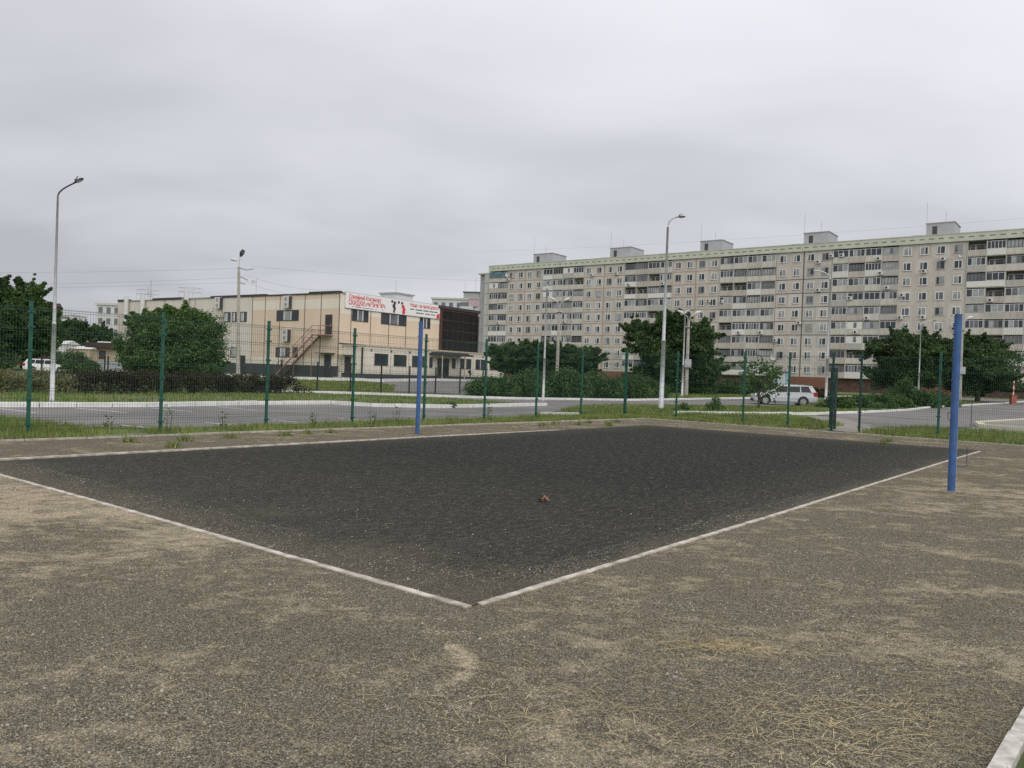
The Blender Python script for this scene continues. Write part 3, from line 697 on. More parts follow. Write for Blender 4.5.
for bi,(kind,s0,s1,n) in reversed(list(enumerate(bays))):
    for f in range(8,-1,-1):
        z=Z1+f*ST
        if kind=='w':
            for j in range(2):
                s=s0+1.35+2.7*j; var=rnd.randrange(60); zz=z+.72
                if s0<107 and nw<100 and not (s0<60 and f<2):
                    if var not in wcache:
                        a,b=MB(),MB(); emit_win(a,b,0,0,var); wcache[var]=(a.mesh('window'),b.mesh('pane'))
                    w=link('window',wcache[var][0],APT); w.location=(s,0,zz); link('pane',wcache[var][1],w); nw+=1
                else: emit_win(restw,restw,s,zz,var)
        else:
            u=(s1-s0)/n
            for j in range(n):
                a0=s0+j*u; var=rnd.randrange(60); pv=rnd.randrange(60)
                if rnd.random()<.08: var=60+rnd.choice([6,8,9])
                if s0<107 and nb<100 and not (s0<70 and f<2):
                    key=(var,pv)
                    if key not in bcache:
                        a,b,c=MB(),MB(),MB(); emit_balc(a,b,c,0,u,0,var,pv); bcache[key]=[q.mesh(nm) for q,nm in ((a,'balcony'),(b,'glazing_frame'),(c,'pane'))]
                    w=link('balcony',bcache[key][0],APT); w.location=(a0,0,z)
                    link('glazing_frame',bcache[key][1],w)
                    if len(bcache[key][2].vertices): link('pane',bcache[key][2],w)
                    nb+=1
                else: emit_balc(restb,restb,restb,a0,a0+u,z,var,pv)
restw.obj('window_field',APT)['kind']='stuff'; restb.obj('balcony_field',APT)['kind']='stuff'
# teal glazed top-left balcony
mb=MB(); z=Z1+8*ST
mb.box(.1,5.75,-.28,-.2,z+1.0,z+2.45,M['teal'])
for i in range(9): mb.box(.1+i*.7,.14+i*.7,-.30,-.281,z+1.0,z+2.45,M['frameg'])
tag(mb.obj('balcony_glazing',APT),'teal glazed balcony on the top floor at the left end')
# lift houses
for s0,s1 in ((12.6,18.2),(34.2,39.6),(56.2,61.0),(77.8,82.5),(99.4,103.9),(121,126)):
    mb=MB(); mb.box(s0,s1,1.2,7.2,TOP-.3,TOP+2.25,M['roofg']); mb.box(s0-.12,s1+.12,1.1,7.3,TOP+2.25,TOP+2.4,M['wallgrey'])
    h_=mb.obj('lift_house',APT)
    mb=MB(); mb.box(s0+1.0,s0+1.75,1.14,1.2,TOP+.15,TOP+1.75,M['frameb']); mb.obj('door',h_)
    mb=MB(); mb.tube([(s0-.0,1.5,TOP),(s0-.0,1.5,TOP+6.2)],.05,M['galv'],5);
    mb.tube([(s0+3.,2,TOP+2.3),(s0+3.,2,TOP+4.4)],.06,M['galv'],5); mb.obj('antenna',h_)
    mb=MB(); mb.box(s0-2.2,s0-.6,.7,1.6,TOP-.25,TOP+.25,M['dkroof']); mb.obj('roof_vent',APT)
# entrances
for sc in (31,53.4,75.2,97.9):
    if sc==31: continue
    mb=MB(); mb.box(sc-1.55,sc+1.35,-1.1,-.1,.25,3.9,M['doorb']); e=mb.obj('entrance_porch',APT)
    mb=MB(); mb.box(sc-1.0,sc+.8,-1.14,-1.102,.3,3.5,M['door']); mb.obj('door',e)
    mb=MB(); mb.box(sc-1.8,sc+1.6,-1.5,-.1,3.9,4.05,M['par4']); mb.obj('canopy',e)
# air conditioners, dishes
acs=[(81.2,8,-.9),(81.4,6,-.9),(85.5,8,.2),(92.0,8,-.9),(92.4,7,-.9),(93.6,6,-.9),(99.6,7,-.9),(87.2,5,.2),(96.2,5,.5),(102.6,7,1.35),(96.0,4,-1),(99.8,4,-1),(90.4,4,-1),(83.6,8,.2),(78.,3,1.2),(70.5,3,-.9),(73.5,2,.4),(48.6,7,-1),(30.5,8,-1),(37,8,-1),(24.,6,-.9),(23.4,4,-.9),(40.2,7,-.9),(62,5,.3),(66,3,-.9),(88.5,3,-.9),(110.,5,-.95),(104.8,3,.3),(59.2,5,.5),(6.2,8,-.9),(3.5,4,-.9)]
acm=None
for s,f,dz in acs:
    if acm is None:
        a=MB(); a.box(-.42,.42,-.55,-.22,0,.6,M['acw']); a.box(-.3,-.25,-.22,0,-.05,0,M['frameb']); a.box(.25,.3,-.22,0,-.05,0,M['frameb']); a.tube([(-.1,-.552,.3),(-.1,-.565,.3)],.23,M['frameb'],12)
        acm=a.mesh('air_conditioner')
    o=link('air_conditioner',acm,APT); o.location=(s,0,Z1+f*ST+1.0+dz*.9-.0)
def dish(s,z,r):
    mb=MB(); 
    for k in range(16):
        a0,a1=k*math.pi/8,(k+1)*math.pi/8
        mb.face([(0,-.35,0),(r*math.cos(a0),-.55,r*math.sin(a0)),(r*math.cos(a1),-.55,r*math.sin(a1))],M['acw'])
    mb.tube([(0,0,-.2),(0,-.35,0)],.03,M['galvd'],5); mb.tube([(0,-.35,-r*.9),(0,-.95,0)],.015,M['galvd'],4)
    o=mb.obj('satellite_dish',APT); o.location=(s,0,z)
dish(73.3,Z1+1*ST+1.0,.62); dish(5.9,Z1+8*ST+1.6,.55); dish(105.3,Z1+8*ST+.2,.3)
# brighter parapets seen on the block
for s0_,s1_,f in ((16.7,19.4,7.93),(39.1,41.9,6.0),(45.,50.4,6.0),(106.3,112,6.0),(62.,72.6,0.),(84,89.5,3.)):
    mb=MB(); z=Z1+f*ST; mb.box(s0_,s1_,-.21,-.175,z+.08,z+1.06,M['par3' if f in(6.0,7.93,0.) else 'par1']); tag(mb.obj('parapet_board',APT),'whitewashed balcony parapet')

# block behind the left end of the apartment house
root=empty('apartment_building',(-7.6,203.2,0),math.atan2(-.6059,.7955),label='narrow pale end block attached behind the left end of the long block',cat='building')
mb=MB(); mb.box(-3.4,.95,2.,12,G0,26.9,M['wallgrey']); mb.box(-1.3,.95,1.2,2,G0,26.9,M['wallpale']); mb.obj('wall',root)
mb=MB()
for f in range(9): mb.box(-1.35,.96,1.17,1.2,Z1+f*ST-.1,Z1+f*ST+.1,M['wallgrey'])
mb.obj('floor_band',root)
mb=MB(); mb.box(-3.5,1.0,1.1,12.1,26.9,27.2,M['wallpale']); mb.obj('roof',root)

# ------------------------------------------------------------------ far buildings
def far_block(loc,rz,w,d,h,floors,cols,label,wm,wh=1.4,roof=None,ww=.5,group=None):
    root=empty('apartment_building',(loc[0],loc[1],gz(loc[1])),rz,label=label,cat='building',group=group)
    mb=MB(); mb.box(0,w,0,d,0,h,M[wm]); mb.obj('wall',root)
    mb=MB(); mb.box(-.3,w+.3,-.3,d+.3,h,h+.5,M[roof or 'wallpale']); mb.obj('roof',root)
    st=(h-1.2)/floors; cw=w/cols
    bp=[]
    for f in range(floors):
        for c in range(cols):
            mb=MB(); x=c*cw+cw*(1-ww)/2; mb.box(x,x+cw*ww,-.06,-.002,1.2+f*st+.7,1.2+f*st+.7+wh,M['farwin']); mb.box(x-.05,x+cw*ww+.05,-.14,-.062,1.2+f*st+.6,1.2+f*st+.7,M['frame']); mb.obj('window',root)
    if floors>=4:
        for f in range(floors):
            mb=MB(); mb.box(w*.62,w*.9,-1.,-.15,1.2+f*st,1.2+f*st+1.05,M['bld2']); mb.box(w*.62,w*.9,-.2,-.15,1.2+f*st+1.05,1.2+f*st+2.3,M['farwin']); mb.obj('balcony',root)
    return root
far_block((-99.2,190),R(2),13,12,14.2,5,7,'grey five storey block seen far off between trees at left','bld2')
far_block((-112,205),R(0),10,12,6.5,2,4,'low pale block below the far grey one at left','bld2')
far_block((-206,380),R(5),26,14,17.5,6,10,'hazy pale six storey block on the far left skyline','bld2',ww=.45)
far_block((-222,372),R(3),16,14,21.5,7,6,'hazy pale taller block with a roof box on the far left skyline','bld2',ww=.45)
far_block((-71.5,110),R(28),7.6,8,8.4,3,3,'small red brick house half hidden by the left trees','brick',roof='dkroof')
root=far_block((-24,232),R(-6),13.5,14,22.2,7,6,'pale green roofed block peeping over the dark glazed wing','bld2',roof='attic')
mb=MB(); mb.box(9,13.5,1,8,22.7,24.4,M['bld']); mb.box(8.8,13.7,.8,8.2,24.4,24.7,M['dkroof']); mb.tube([(9.3,2,24.7),(9.3,2,27)],.06,M['galv'],5); mb.tube([(12.3,2,24.7),(12.3,2,29)],.06,M['galv'],5); mb.obj('roof_hut',root)
mb=MB(); mb.box(10.8,13.9,-.3,-.1,20.3,22.6,M['pink']); mb.obj('loggia',root)

# kiosk and sheds at left
root=empty('kiosk',(-44.3,85,gz(85)),R(3),label='low beige pavilion with flat dark brown roof behind the left bush',cat='kiosk')
mb=MB(); mb.box(0,6,0,4,0,2.6,M['kiosk']); mb.box(.0,6,-.03,0,0,1.2,M['kioskg']); mb.obj('wall',root)
mb=MB(); mb.box(-.8,6.8,-.8,4.8,2.6,3.15,M['brownroof']); mb.obj('roof',root)
mb=MB(); mb.box(.3,1.,-.06,-.032,1.4,2.3,M['frameb']); mb.obj('window',root); mb=MB(); mb.box(2.8,4.2,-.06,-.032,1.4,2.3,M['frameb']); mb.obj('window',root)
for i,(x,y,w,h,lab) in enumerate(((-57.6,100,1.6,3.4,'small white metal shed leftmost by the trees'),(-56.0,101,2.6,2.8,'cream shed with sloping roof between the left sheds'),(-53.5,102,3.2,3.5,'beige shed with white roof box nearest the brown roofed pavilion'))):
    root=empty('shed',(x,y,gz(y)),0,label=lab,cat='shed',group='pale sheds beyond the left hedge')
    mb=MB(); mb.box(0,w,0,3,0,h*.86,M['kiosk' if i else 'acw']); mb.obj('wall',root)
    mb=MB(); mb.face([(-.2,-.2,h*.86),(w+.2,-.2,h*.86),(w+.2,1.5,h),(-.2,1.5,h)],M['acw']); mb.face([(-.2,3.2,h*.86),(w+.2,3.2,h*.86),(w+.2,1.5,h),(-.2,1.5,h)],M['acw']); mb.face([(-.2,-.2,h*.86),(-.2,1.5,h),(-.2,3.2,h*.86)],M['acw']); mb.face([(w+.2,-.2,h*.86),(w+.2,1.5,h),(w+.2,3.2,h*.86)],M['acw']); mb.obj('roof',root)
    mb=MB(); mb.box(w*.3,w*.7,-.04,-.002,.1,2.,M['frameb']); mb.obj('door',root)

# ------------------------------------------------------------------ tan commercial building. local x = front wing direction, local y = left facade direction
SH=empty('commercial_building',(-20.8,95,0),math.atan2(.8331,.5531),label='two storey tan clad commercial building with dark glazed wing and low front hall',cat='building')
T=10.35; LB=47
wl=MB()
wl.box(.3,27.7,.3,LB-.3,.1,T-.1,M['greycream'])
# left facade (x=0 plane, along y=b)
bs=[0,3.1,5.95,10.5,13.3,15.8,22,28,35,41,LB]
for a,b in zip(bs,bs[1:]):
    far=a>=15.7
    for z0,z1,m in ((1.7,2.6,'cream'),(2.6,8.6,'peach'),(8.6,9.75,'cream'),(9.75,T,'peach')):
        wl.box(0,.3,a,b,z0,z1,M['greycream' if far else m])
# front facade (y=0)
fs=[0.3,1.98,5.34,8.68,11.96,15.2,18.9]
for a,b in zip(fs,fs[1:]):
    for z0,z1,m in ((.3,3.9,'cream'),(3.9,8.05,'peach'),(8.05,T,'cream')): wl.box(a,b,0,.3,z0,z1,M[m])
wl.box(18.9,27.9,0.02,.3,.3,4.4,M['cream']); wl.box(27.7,27.9,.3,LB,.3,T,M['greycream'])
wl.obj('wall',SH)
JL=[(-.012,-.002,b-.05,b+.05,1.7,T) for b in bs[1:-1]]+[(a-.05,a+.05,-.012,-.002,4.5,T) for a in fs[1:-1]]+[(-.02,.04,-.02,.04,1.7,T),(0.1,18.9,-.03,-.013,4.35,4.5)]
for q in JL: mb=MB(); mb.box(*q,M['edge']); mb.obj('panel_joint',SH)
mb=MB(); mb.box(-.05,-.001,0,LB,.1,1.7,M['plinth']); mb.obj('plinth',SH)
mb=MB()
for a,b,h_,m in ((0,5.2,.32,'edge'),(5.2,13.3,.16,'edge'),(13.3,24.5,.28,'edge'),(24.5,31,.14,'frameg'),(31,38,.3,'edge'),(38,44,.12,'frameg'),(44,LB,.3,'edge')): mb.box(-.12,.4,a,b,T,T+h_,M[m])
mb.box(.4,13,-.12,.4,T,T+.22,M['frameg']); mb.box(13,18.4,-.121,.4,T,T+.2,M['frameg']); mb.box(18.4,28.1,-.3,.4,T-.1,T+.3,M['edge'])
mb.box(.41,28,.41,LB,T-.1,T+.05,M['roofg']); mb.obj('roof_edge',SH)
# glazed wing
mb=MB(); mb.box(19.5,27.9,-.02,.018,4.4,T-.1,M['curtainwall']); gw=mb.obj('curtain_wall',SH)
mb=MB(); mb.box(18.9,19.4,-.14,.018,4.4,T-.1,M['maroon']); mb.box(19.4,27.9,-.12,-.021,T-.4,T-.1,M['maroon']); mb.box(27.8,28.05,-.14,.01,4.4,T-.56,M['edge'])
for z in (5.9,7.3,8.7): mb.box(19.5,27.8,-.05,-.021,z,z+.04,M['jdark'])
for i in range(1,7): x=19.5+1.2*i; mb.box(x,x+.05,-.045,-.021,4.4,T-.55,M['edge'])
mb.obj('mullions',gw)
# windows on facades
def win_front(parent,x0,x1,z0,z1,y,n,fm='frame',gm='glass',dark=None):
    fr=MB(); t=.10; F=M[fm]
    for a,b,c,d in ((x0,x1,z0,z0+t),(x0,x1,z1-t,z1),(x0,x0+t,z0+t,z1-t),(x1-t,x1,z0+t,z1-t)): fr.box(a,b,y-.05,y-.002,c,d,F)
    pn=MB()
    for i in range(n):
        a=x0+t+(x1-x0-2*t)*i/n; b=x0+t+(x1-x0-2*t)*(i+1)/n
        if i: fr.box(a-.06,a+.06,y-.048,y-.002,z0+t,z1-t,M['frame'])
        pn.box(a+(.06 if i else 0),b-(.06 if i<n-1 else 0),y-.02,y-.003,z0+t,z1-t,M[gm if (i+n)%2 or dark else 'glass3'])
    o=fr.obj('window',parent); pn.obj('pane',o); return o
for x0,x1,n in ((2.1,4.9,3),(7.2,12.0,3),(14.7,16.9,3)): win_front(SH,x0,x1,7.25,8.7,0,n,'frameb' if n==3 and x0>7 and x0<8 else 'frameb')
def win_left(parent,b0,b1,z0,z1,n,gm='glass',fm='frameb'):
    fr=MB(); t=.1; F=M[fm]
    for a,b,c,d in ((b0,b1,z0,z0+t),(b0,b1,z1-t,z1),(b0,b0+t,z0+t,z1-t),(b1-t,b1,z0+t,z1-t)): fr.box(-.05,-.002,a,b,c,d,F)
    pn=MB()
    for i in range(n):
        a=b0+t+(b1-b0-2*t)*i/n; b=b0+t+(b1-b0-2*t)*(i+1)/n
        if i: fr.box(-.048,-.002,a-.07,a+.07,z0+t,z1-t,M['frame'])
        pn.box(-.02,-.003,a+(.07 if i else 0),b-(.07 if i<n-1 else 0),z0+t,z1-t,M[gm if i%2==0 else 'glass2'])
    o=fr.obj('window',parent); pn.obj('pane',o); return o
for b0,b1,z0,z1,n in ((7.0,11.05,7.15,8.5,3),(16.9,18.2,7.1,8.42,2),(18.85,19.9,7.1,8.42,2),(20.2,21.65,7.1,8.42,2),(24.3,25.6,7.1,8.4,2),(26.1,27.4,7.1,8.4,2),(8.44,11.0,2.6,3.85,3),(6.98,7.9,2.6,3.87,1),(18.,20.,2.4,3.75,2),(31,32.4,7.1,8.4,2),(36,37.4,7.1,8.4,2)): win_left(SH,b0,b1,z0,z1,n)
def door_left(b0,b1,z0,z1,canopy=True):
    mb=MB(); mb.box(-.08,-.052,b0,b1,z0,z1,M['edge']); d=mb.obj('door',SH)
    mb=MB(); mb.tube([(-.1,b0+.15,z0+1.0),(-.1,b0+.15,z0+1.25)],.02,M['galv'],5); mb.obj('handle',d)
    if canopy: mb=MB(); mb.box(-1.0,0,b0-.6,b1+.7,z1+.12,z1+.2,M['edge']); mb.obj('canopy',SH)
door_left(1.1,2.25,5.5,7.85,False); door_left(1.1,2.2,.45,3.05); door_left(16.9,18.0,.3,2.7,False)
for b,z in ((8.9,8.75),(8.95,4.6),(22.5,8.9)):
    mb=MB(); mb.box(-.5,-.06,b-.55,b+.55,z,z+1.5,M['acw']); o=mb.obj('air_conditioner',SH)
    mb=MB()
    for zz in (.38,1.12): mb.tube([(-.501,b,z+zz),(-.515,b,z+zz)],.27,M['frameg'],14)
    mb.box(-.5,-.06,b-.6,b-.56,z-.1,z+1.45,M['frameb']); mb.obj('fan',o)
# outside stair on the left facade
mb=MB(); n=16
for i in range(n):
    b=3.3+(9.4-3.3)*i/n; z=5.35-(4.9)*i/n; mb.box(-1.25,-.15,b,b+.36,z-.03,z,M['stair'])
st=mb.obj('outside_stair',SH)
mb=MB()
for x in (-1.28,-.14): mb.face([(x,3.0,5.2),(x,3.0,5.45),(x,9.7,.35),(x,9.3,.35)],M['stair']); mb.face([(x+.03,3.0,5.2),(x+.03,3.0,5.45),(x+.03,9.7,.35),(x+.03,9.3,.35)],M['stair'])
mb.obj('stringer',st)
mb=MB(); mb.box(-1.3,-.06,.9,3.3,5.3,5.4,M['stair']); mb.obj('landing',st)
mb=MB()
for x in (-1.28,): 
    mb.tube([(x,.9,6.45),(x,3.2,6.45),(x,9.6,1.4)],.035,M['stair'],5); mb.tube([(x,.9,5.95),(x,3.2,5.95),(x,9.6,.9)],.025,M['stair'],5)
    for b in (.9,2.,3.2,4.8,6.4,8.,9.6):
        z=5.4 if b<3.3 else 5.35-4.95*(b-3.3)/6.3; mb.tube([(x,b,z),(x,b,z+1.06)],.03,M['stair'],5)
mb.tube([(-1.28,.9,6.45),(-.1,.9,6.45)],.035,M['stair'],5); mb.obj('railing',st)
mb=MB(); mb.tube([(-1.2,3.2,.3),(-1.2,3.2,5.3)],.06,M['stair'],6); mb.obj('stair_prop',st); mb=MB(); mb.tube([(-1.2,6.3,.3),(-1.2,6.3,2.9)],.05,M['stair'],6); mb.obj('stair_prop',st)
for b in (37.5,38.8,44.5):
    pass
for b,z1 in ((29.3,11.6),(39.8,11.2),(44.,11.1)):
    mb=MB(); mb.tube([(-.5,b,6.5),(-.5,b,z1)],.32,M['acw'],10); mb.box(-.5,0,b-.06,b+.06,7,7.1,M['galv']); mb.box(-.5,0,b-.06,b+.06,9.5,9.6,M['galv']); mb.obj('duct',SH)
for b in (29.,39.5):
    mb=MB()
    for dx in (0,2.2): 
        for dy in (0,2.2): mb.tube([(.6+dx,b+1.5+dy,T),(.6+dx,b+1.5+dy,T+1.8)],.05,M['galv'],4)
    for z in (1.2,1.8): mb.tube([(.6,b+1.5,T+z),(2.8,b+1.5,T+z),(2.8,b+3.7,T+z),(.6,b+3.7,T+z),(.6,b+1.5,T+z)],.04,M['galv'],4)
    mb.obj('roof_frame',SH)
mb=MB(); mb.tube([(1,40.2,T),(1,40.2,T+3.2)],.05,M['frameg'],5)
for z,q in ((.7,.5),(1.0,.7),(1.3,.4)): mb.tube([(1-q,40.2,T+z),(1+q,40.2,T+z)],.035,M['frameg'],4)
mb.tube([(1,40.9,T),(1,40.9,T+2.2)],.035,M['frameg'],5); mb.obj('antenna',SH)
mb=MB(); mb.tube([(1,16.5,T),(1,16.5,T+2.6)],.04,M['galv'],5); mb.box(.6,.9,16.4,17.,T+1.9,T+2.25,M['acw']); mb.obj('floodlight_mast',SH)
# low front hall
EX=MB(); EX.box(.7,29.4,-3.9,-.05,.94,4.15,M['cream']); EX.box(.66,29.45,-3.96,-.05,.1,.94,M['plinth']); EX.obj('front_hall_wall',SH)
mb=MB(); mb.box(.6,29.5,-4.0,-.05,4.15,4.32,M['kiosk']); mb.obj('front_hall_roof',SH)
for x0,x1 in ((2.1,4.45),(5.5,7.8),(8.9,11.2),(18.85,21.3),(22.35,24.6),(25.8,28.3)): win_front(SH,x0,x1,1.95,3.38,-3.9,2 if x0>18 else 1,'frameb','glass',True)
for x0,x1 in ((12.3,12.9),(17.05,17.75)): win_front(SH,x0,x1,1.95,3.3,-3.9,1,'frameb')
mb=MB(); mb.box(13.95,16.3,-3.98,-3.902,.9,3.2,M['edge']); d=mb.obj('door',SH)
mb=MB(); mb.box(14.1,15.0,-4.0,-3.981,1.0,3.1,M['glass']); mb.box(15.1,16.1,-4.0,-3.981,1.0,3.1,M['glass']); mb.obj('pane',d)
mb=MB(); mb.box(12.2,18.9,-6.0,-3.9,3.62,3.85,M['edge']); mb.box(12.6,18.5,-5.6,-3.9,3.85,4.02,M['plinth']); mb.obj('canopy',SH)
mb=MB(); [mb.tube([(x,-5.8,.3),(x,-5.8,3.62)],.07,M['kiosk'],8) for x in (12.6,17.4)]; mb.obj('canopy_column',SH)
for x in (4.95,8.3,11.8,18.3,21.8,25.2): mb=MB(); mb.box(x-.02,x+.02,-3.912,-3.902,.94,4.15,M['jdark']); mb.obj('panel_joint',SH)
mb=MB(); [mb.box(x-.08,x+.08,-4.02,-3.9,3.65,3.85,M['edge']) for x in (1.5,5.,8.4,13.1,16.9,24.,28.9)]; mb.obj('wall_lamps',SH)['kind']='stuff'
# side wall of the hall: door, canopy, downpipe
mb=MB(); mb.box(.62,.658,-1.5,-.5,.5,2.85,M['edge']); mb.obj('door',SH)
mb=MB(); mb.box(-.3,.7,-1.9,-.2,3.0,3.08,M['edge']); mb.obj('canopy',SH)
mb=MB(); mb.box(.62,.69,-3.45,-3.2,.95,4.0,M['edge']); mb.obj('downpipe',SH)
mb=MB(); mb.box(-.9,.66,-3.9,-.2,.1,.42,M['wallpale']); mb.obj('doorstep',SH)
# huts on the roof
root=empty('roof_hut',(-21.5,117,T),math.atan2(.8331,.5531),label='small pale machinery hut with aerials on the tan building roof',cat='roof hut')
mb=MB(); mb.box(.5,4.2,-5,-2.,0,2.1,M['bld2']); mb.obj('wall',root); mb=MB(); mb.box(.3,4.4,-5.2,-1.8,2.1,2.3,M['frameg']); mb.obj('roof',root)
mb=MB(); mb.tube([(1,-4.5,2.3),(1,-4.5,4.)],.04,M['galv'],5); mb.obj('antenna',root)
# banner
BN=empty('banner_sign',(-20.8,95,0),math.atan2(.8331,.5531),label='long white shop banner with red lettering on the upper front wall',cat='sign')
mb=MB(); mb.box(.85,18.75,-.16,-.06,8.75,10.62,M['signw']); mb.obj('board',BN)
mb=MB(); mb.box(.80,18.8,-.15,-.05,8.70,8.748,M['frameg']); mb.box(.80,18.8,-.15,-.05,10.622,10.67,M['frameg']); mb.obj('frame',BN)
def text(s,x,z,size,m,parent,width=None,y=-.166,shear=0,bold=0):
    cu=bpy.data.curves.new('lettering','FONT'); cu.body=s; cu.size=size; cu.shear=shear; cu.offset=bold; cu.extrude=.002
    tmp=bpy.data.objects.new('tmp',cu); COL.objects.link(tmp); bpy.context.view_layer.update()
    me=bpy.data.meshes.new_from_object(tmp.evaluated_get(bpy.context.evaluated_depsgraph_get())); 
    bpy.data.objects.remove(tmp)
    me.materials.clear(); me.materials.append(m)
    xs_=[v.co.x for v in me.vertices]; k=(width/(max(xs_)-min(xs_))) if width else 1
    for v in me.vertices: v.co.x*=k
    o=link('lettering',me,parent); o.location=(x,y,z); o.rotation_euler=(R(90),0,0); return o
text('Семейный Континент',1.3,9.92,.72,M['red'],BN,5.6,shear=.2,bold=.012)
text('СКИДКИ',1.3,9.17,.86,M['red'],BN,2.7,bold=.02)
mb=MB()
for cx_,w_,h_ in ((4.6,.42,.25),(5.3,.5,.45),(6.0,.45,.3),(6.7,.5,.5),(7.3,.4,.35)):
    for q in range(2):
        pts=[(cx_+w_*(1-q*.35)*math.cos(a),-.17,9.22+(h_+.15)*(1-q*.35)*math.sin(a)) for a in [math.pi*i/8 for i in range(9)]]; mb.tube(pts,.035,M['red'],4)
mb.obj('ornament',BN)
mb=MB()
for a,b in ((2.4,3.5),(3.65,4.9),(5.05,5.6)): mb.box(a,b,-.168,-.161,8.92,8.99,M['greenink'])
for x in (2.,6.,7.2): mb.box(x,x+.12,-.168,-.161,8.9,9.02,M['ink'])
mb.obj('small_print',BN)
# two plain cartoon-free figures: dark and red blobs
mb=MB()
for x,z,r_,m in ((9.0,10.25,.2,'ink'),(9.5,10.1,.24,'ink'),(9.35,9.7,.3,'ink'),(9.5,9.35,.24,'ink'),(9.4,9.0,.2,'ink'),(10.25,10.25,.2,'ink'),(10.9,10.2,.2,'ink'),(11.1,9.75,.28,'red'),(11.3,9.4,.3,'red'),(11.25,9.05,.3,'red')):
    mb.face([(x+r_*math.cos(a),-.165-.0004*len(mb.f),z+r_*math.sin(a)) for a in [math.pi*2*i/12 for i in range(12)]],M[m])
mb.obj('figure_print',BN)
text('Модно - не значит дорого!',12.5,9.95,.62,M['red'],BN,5.8,bold=.014)
mb=MB()
for a,b in ((12.5,13.3),(13.6,15.0),(15.2,16.3),(16.5,17.4),(17.5,18.2)): mb.box(a,b,-.168,-.161,9.52,9.66,M['greenink'])
for a,b in ((13.7,15.3),(15.6,16.6),(16.8,17.7)): mb.box(a,b,-.168,-.161,9.12,9.25,M['greenink'])
mb.obj('small_print',BN)
mb=MB(); mb.face([(18.0,-.166,8.76),(18.7,-.166,8.76),(18.7,-.166,9.4),(18.3,-.166,9.45),(18.05,-.166,9.2)],M['red']); mb.obj('corner_mark',BN)

# ------------------------------------------------------------------ plants
def leaf_cloud(centers,radii,n_each,size,m,name='crown',flat=1.):
    """leaf sized quads on and in clumps"""
    P=[]
    for (c,r_) in zip(centers,radii):
        n=int(n_each*(r_[0]*r_[1]*r_[2])**(1/3.)*1.0) if n_each>0 else 0
        d=RNG.normal(size=(n,3)); d/=np.linalg.norm(d,axis=1)[:,None]; rr=RNG.uniform(.3,1.0,n)**.6*(1+np.abs(RNG.normal(0,.22,n)))
        P.append(np.array(c)+d*rr[:,None]*np.array(r_))
    P=np.vstack(P); n=len(P)
    a=RNG.normal(size=(n,3)); a/=np.linalg.norm(a,axis=1)[:,None]; b=RNG.normal(size=(n,3)); b-= (a*b).sum(1)[:,None]*a; b/=np.linalg.norm(b,axis=1)[:,None]
    s=size*RNG.uniform(.55,1.3,n)[:,None]
    V=np.stack([P-a*s*.5,P-b*s*.28,P+a*s*.5,P+b*s*.28],1).reshape(-1,3)
    return np_mesh(name,V,np.arange(4*n).reshape(-1,4),M[m])
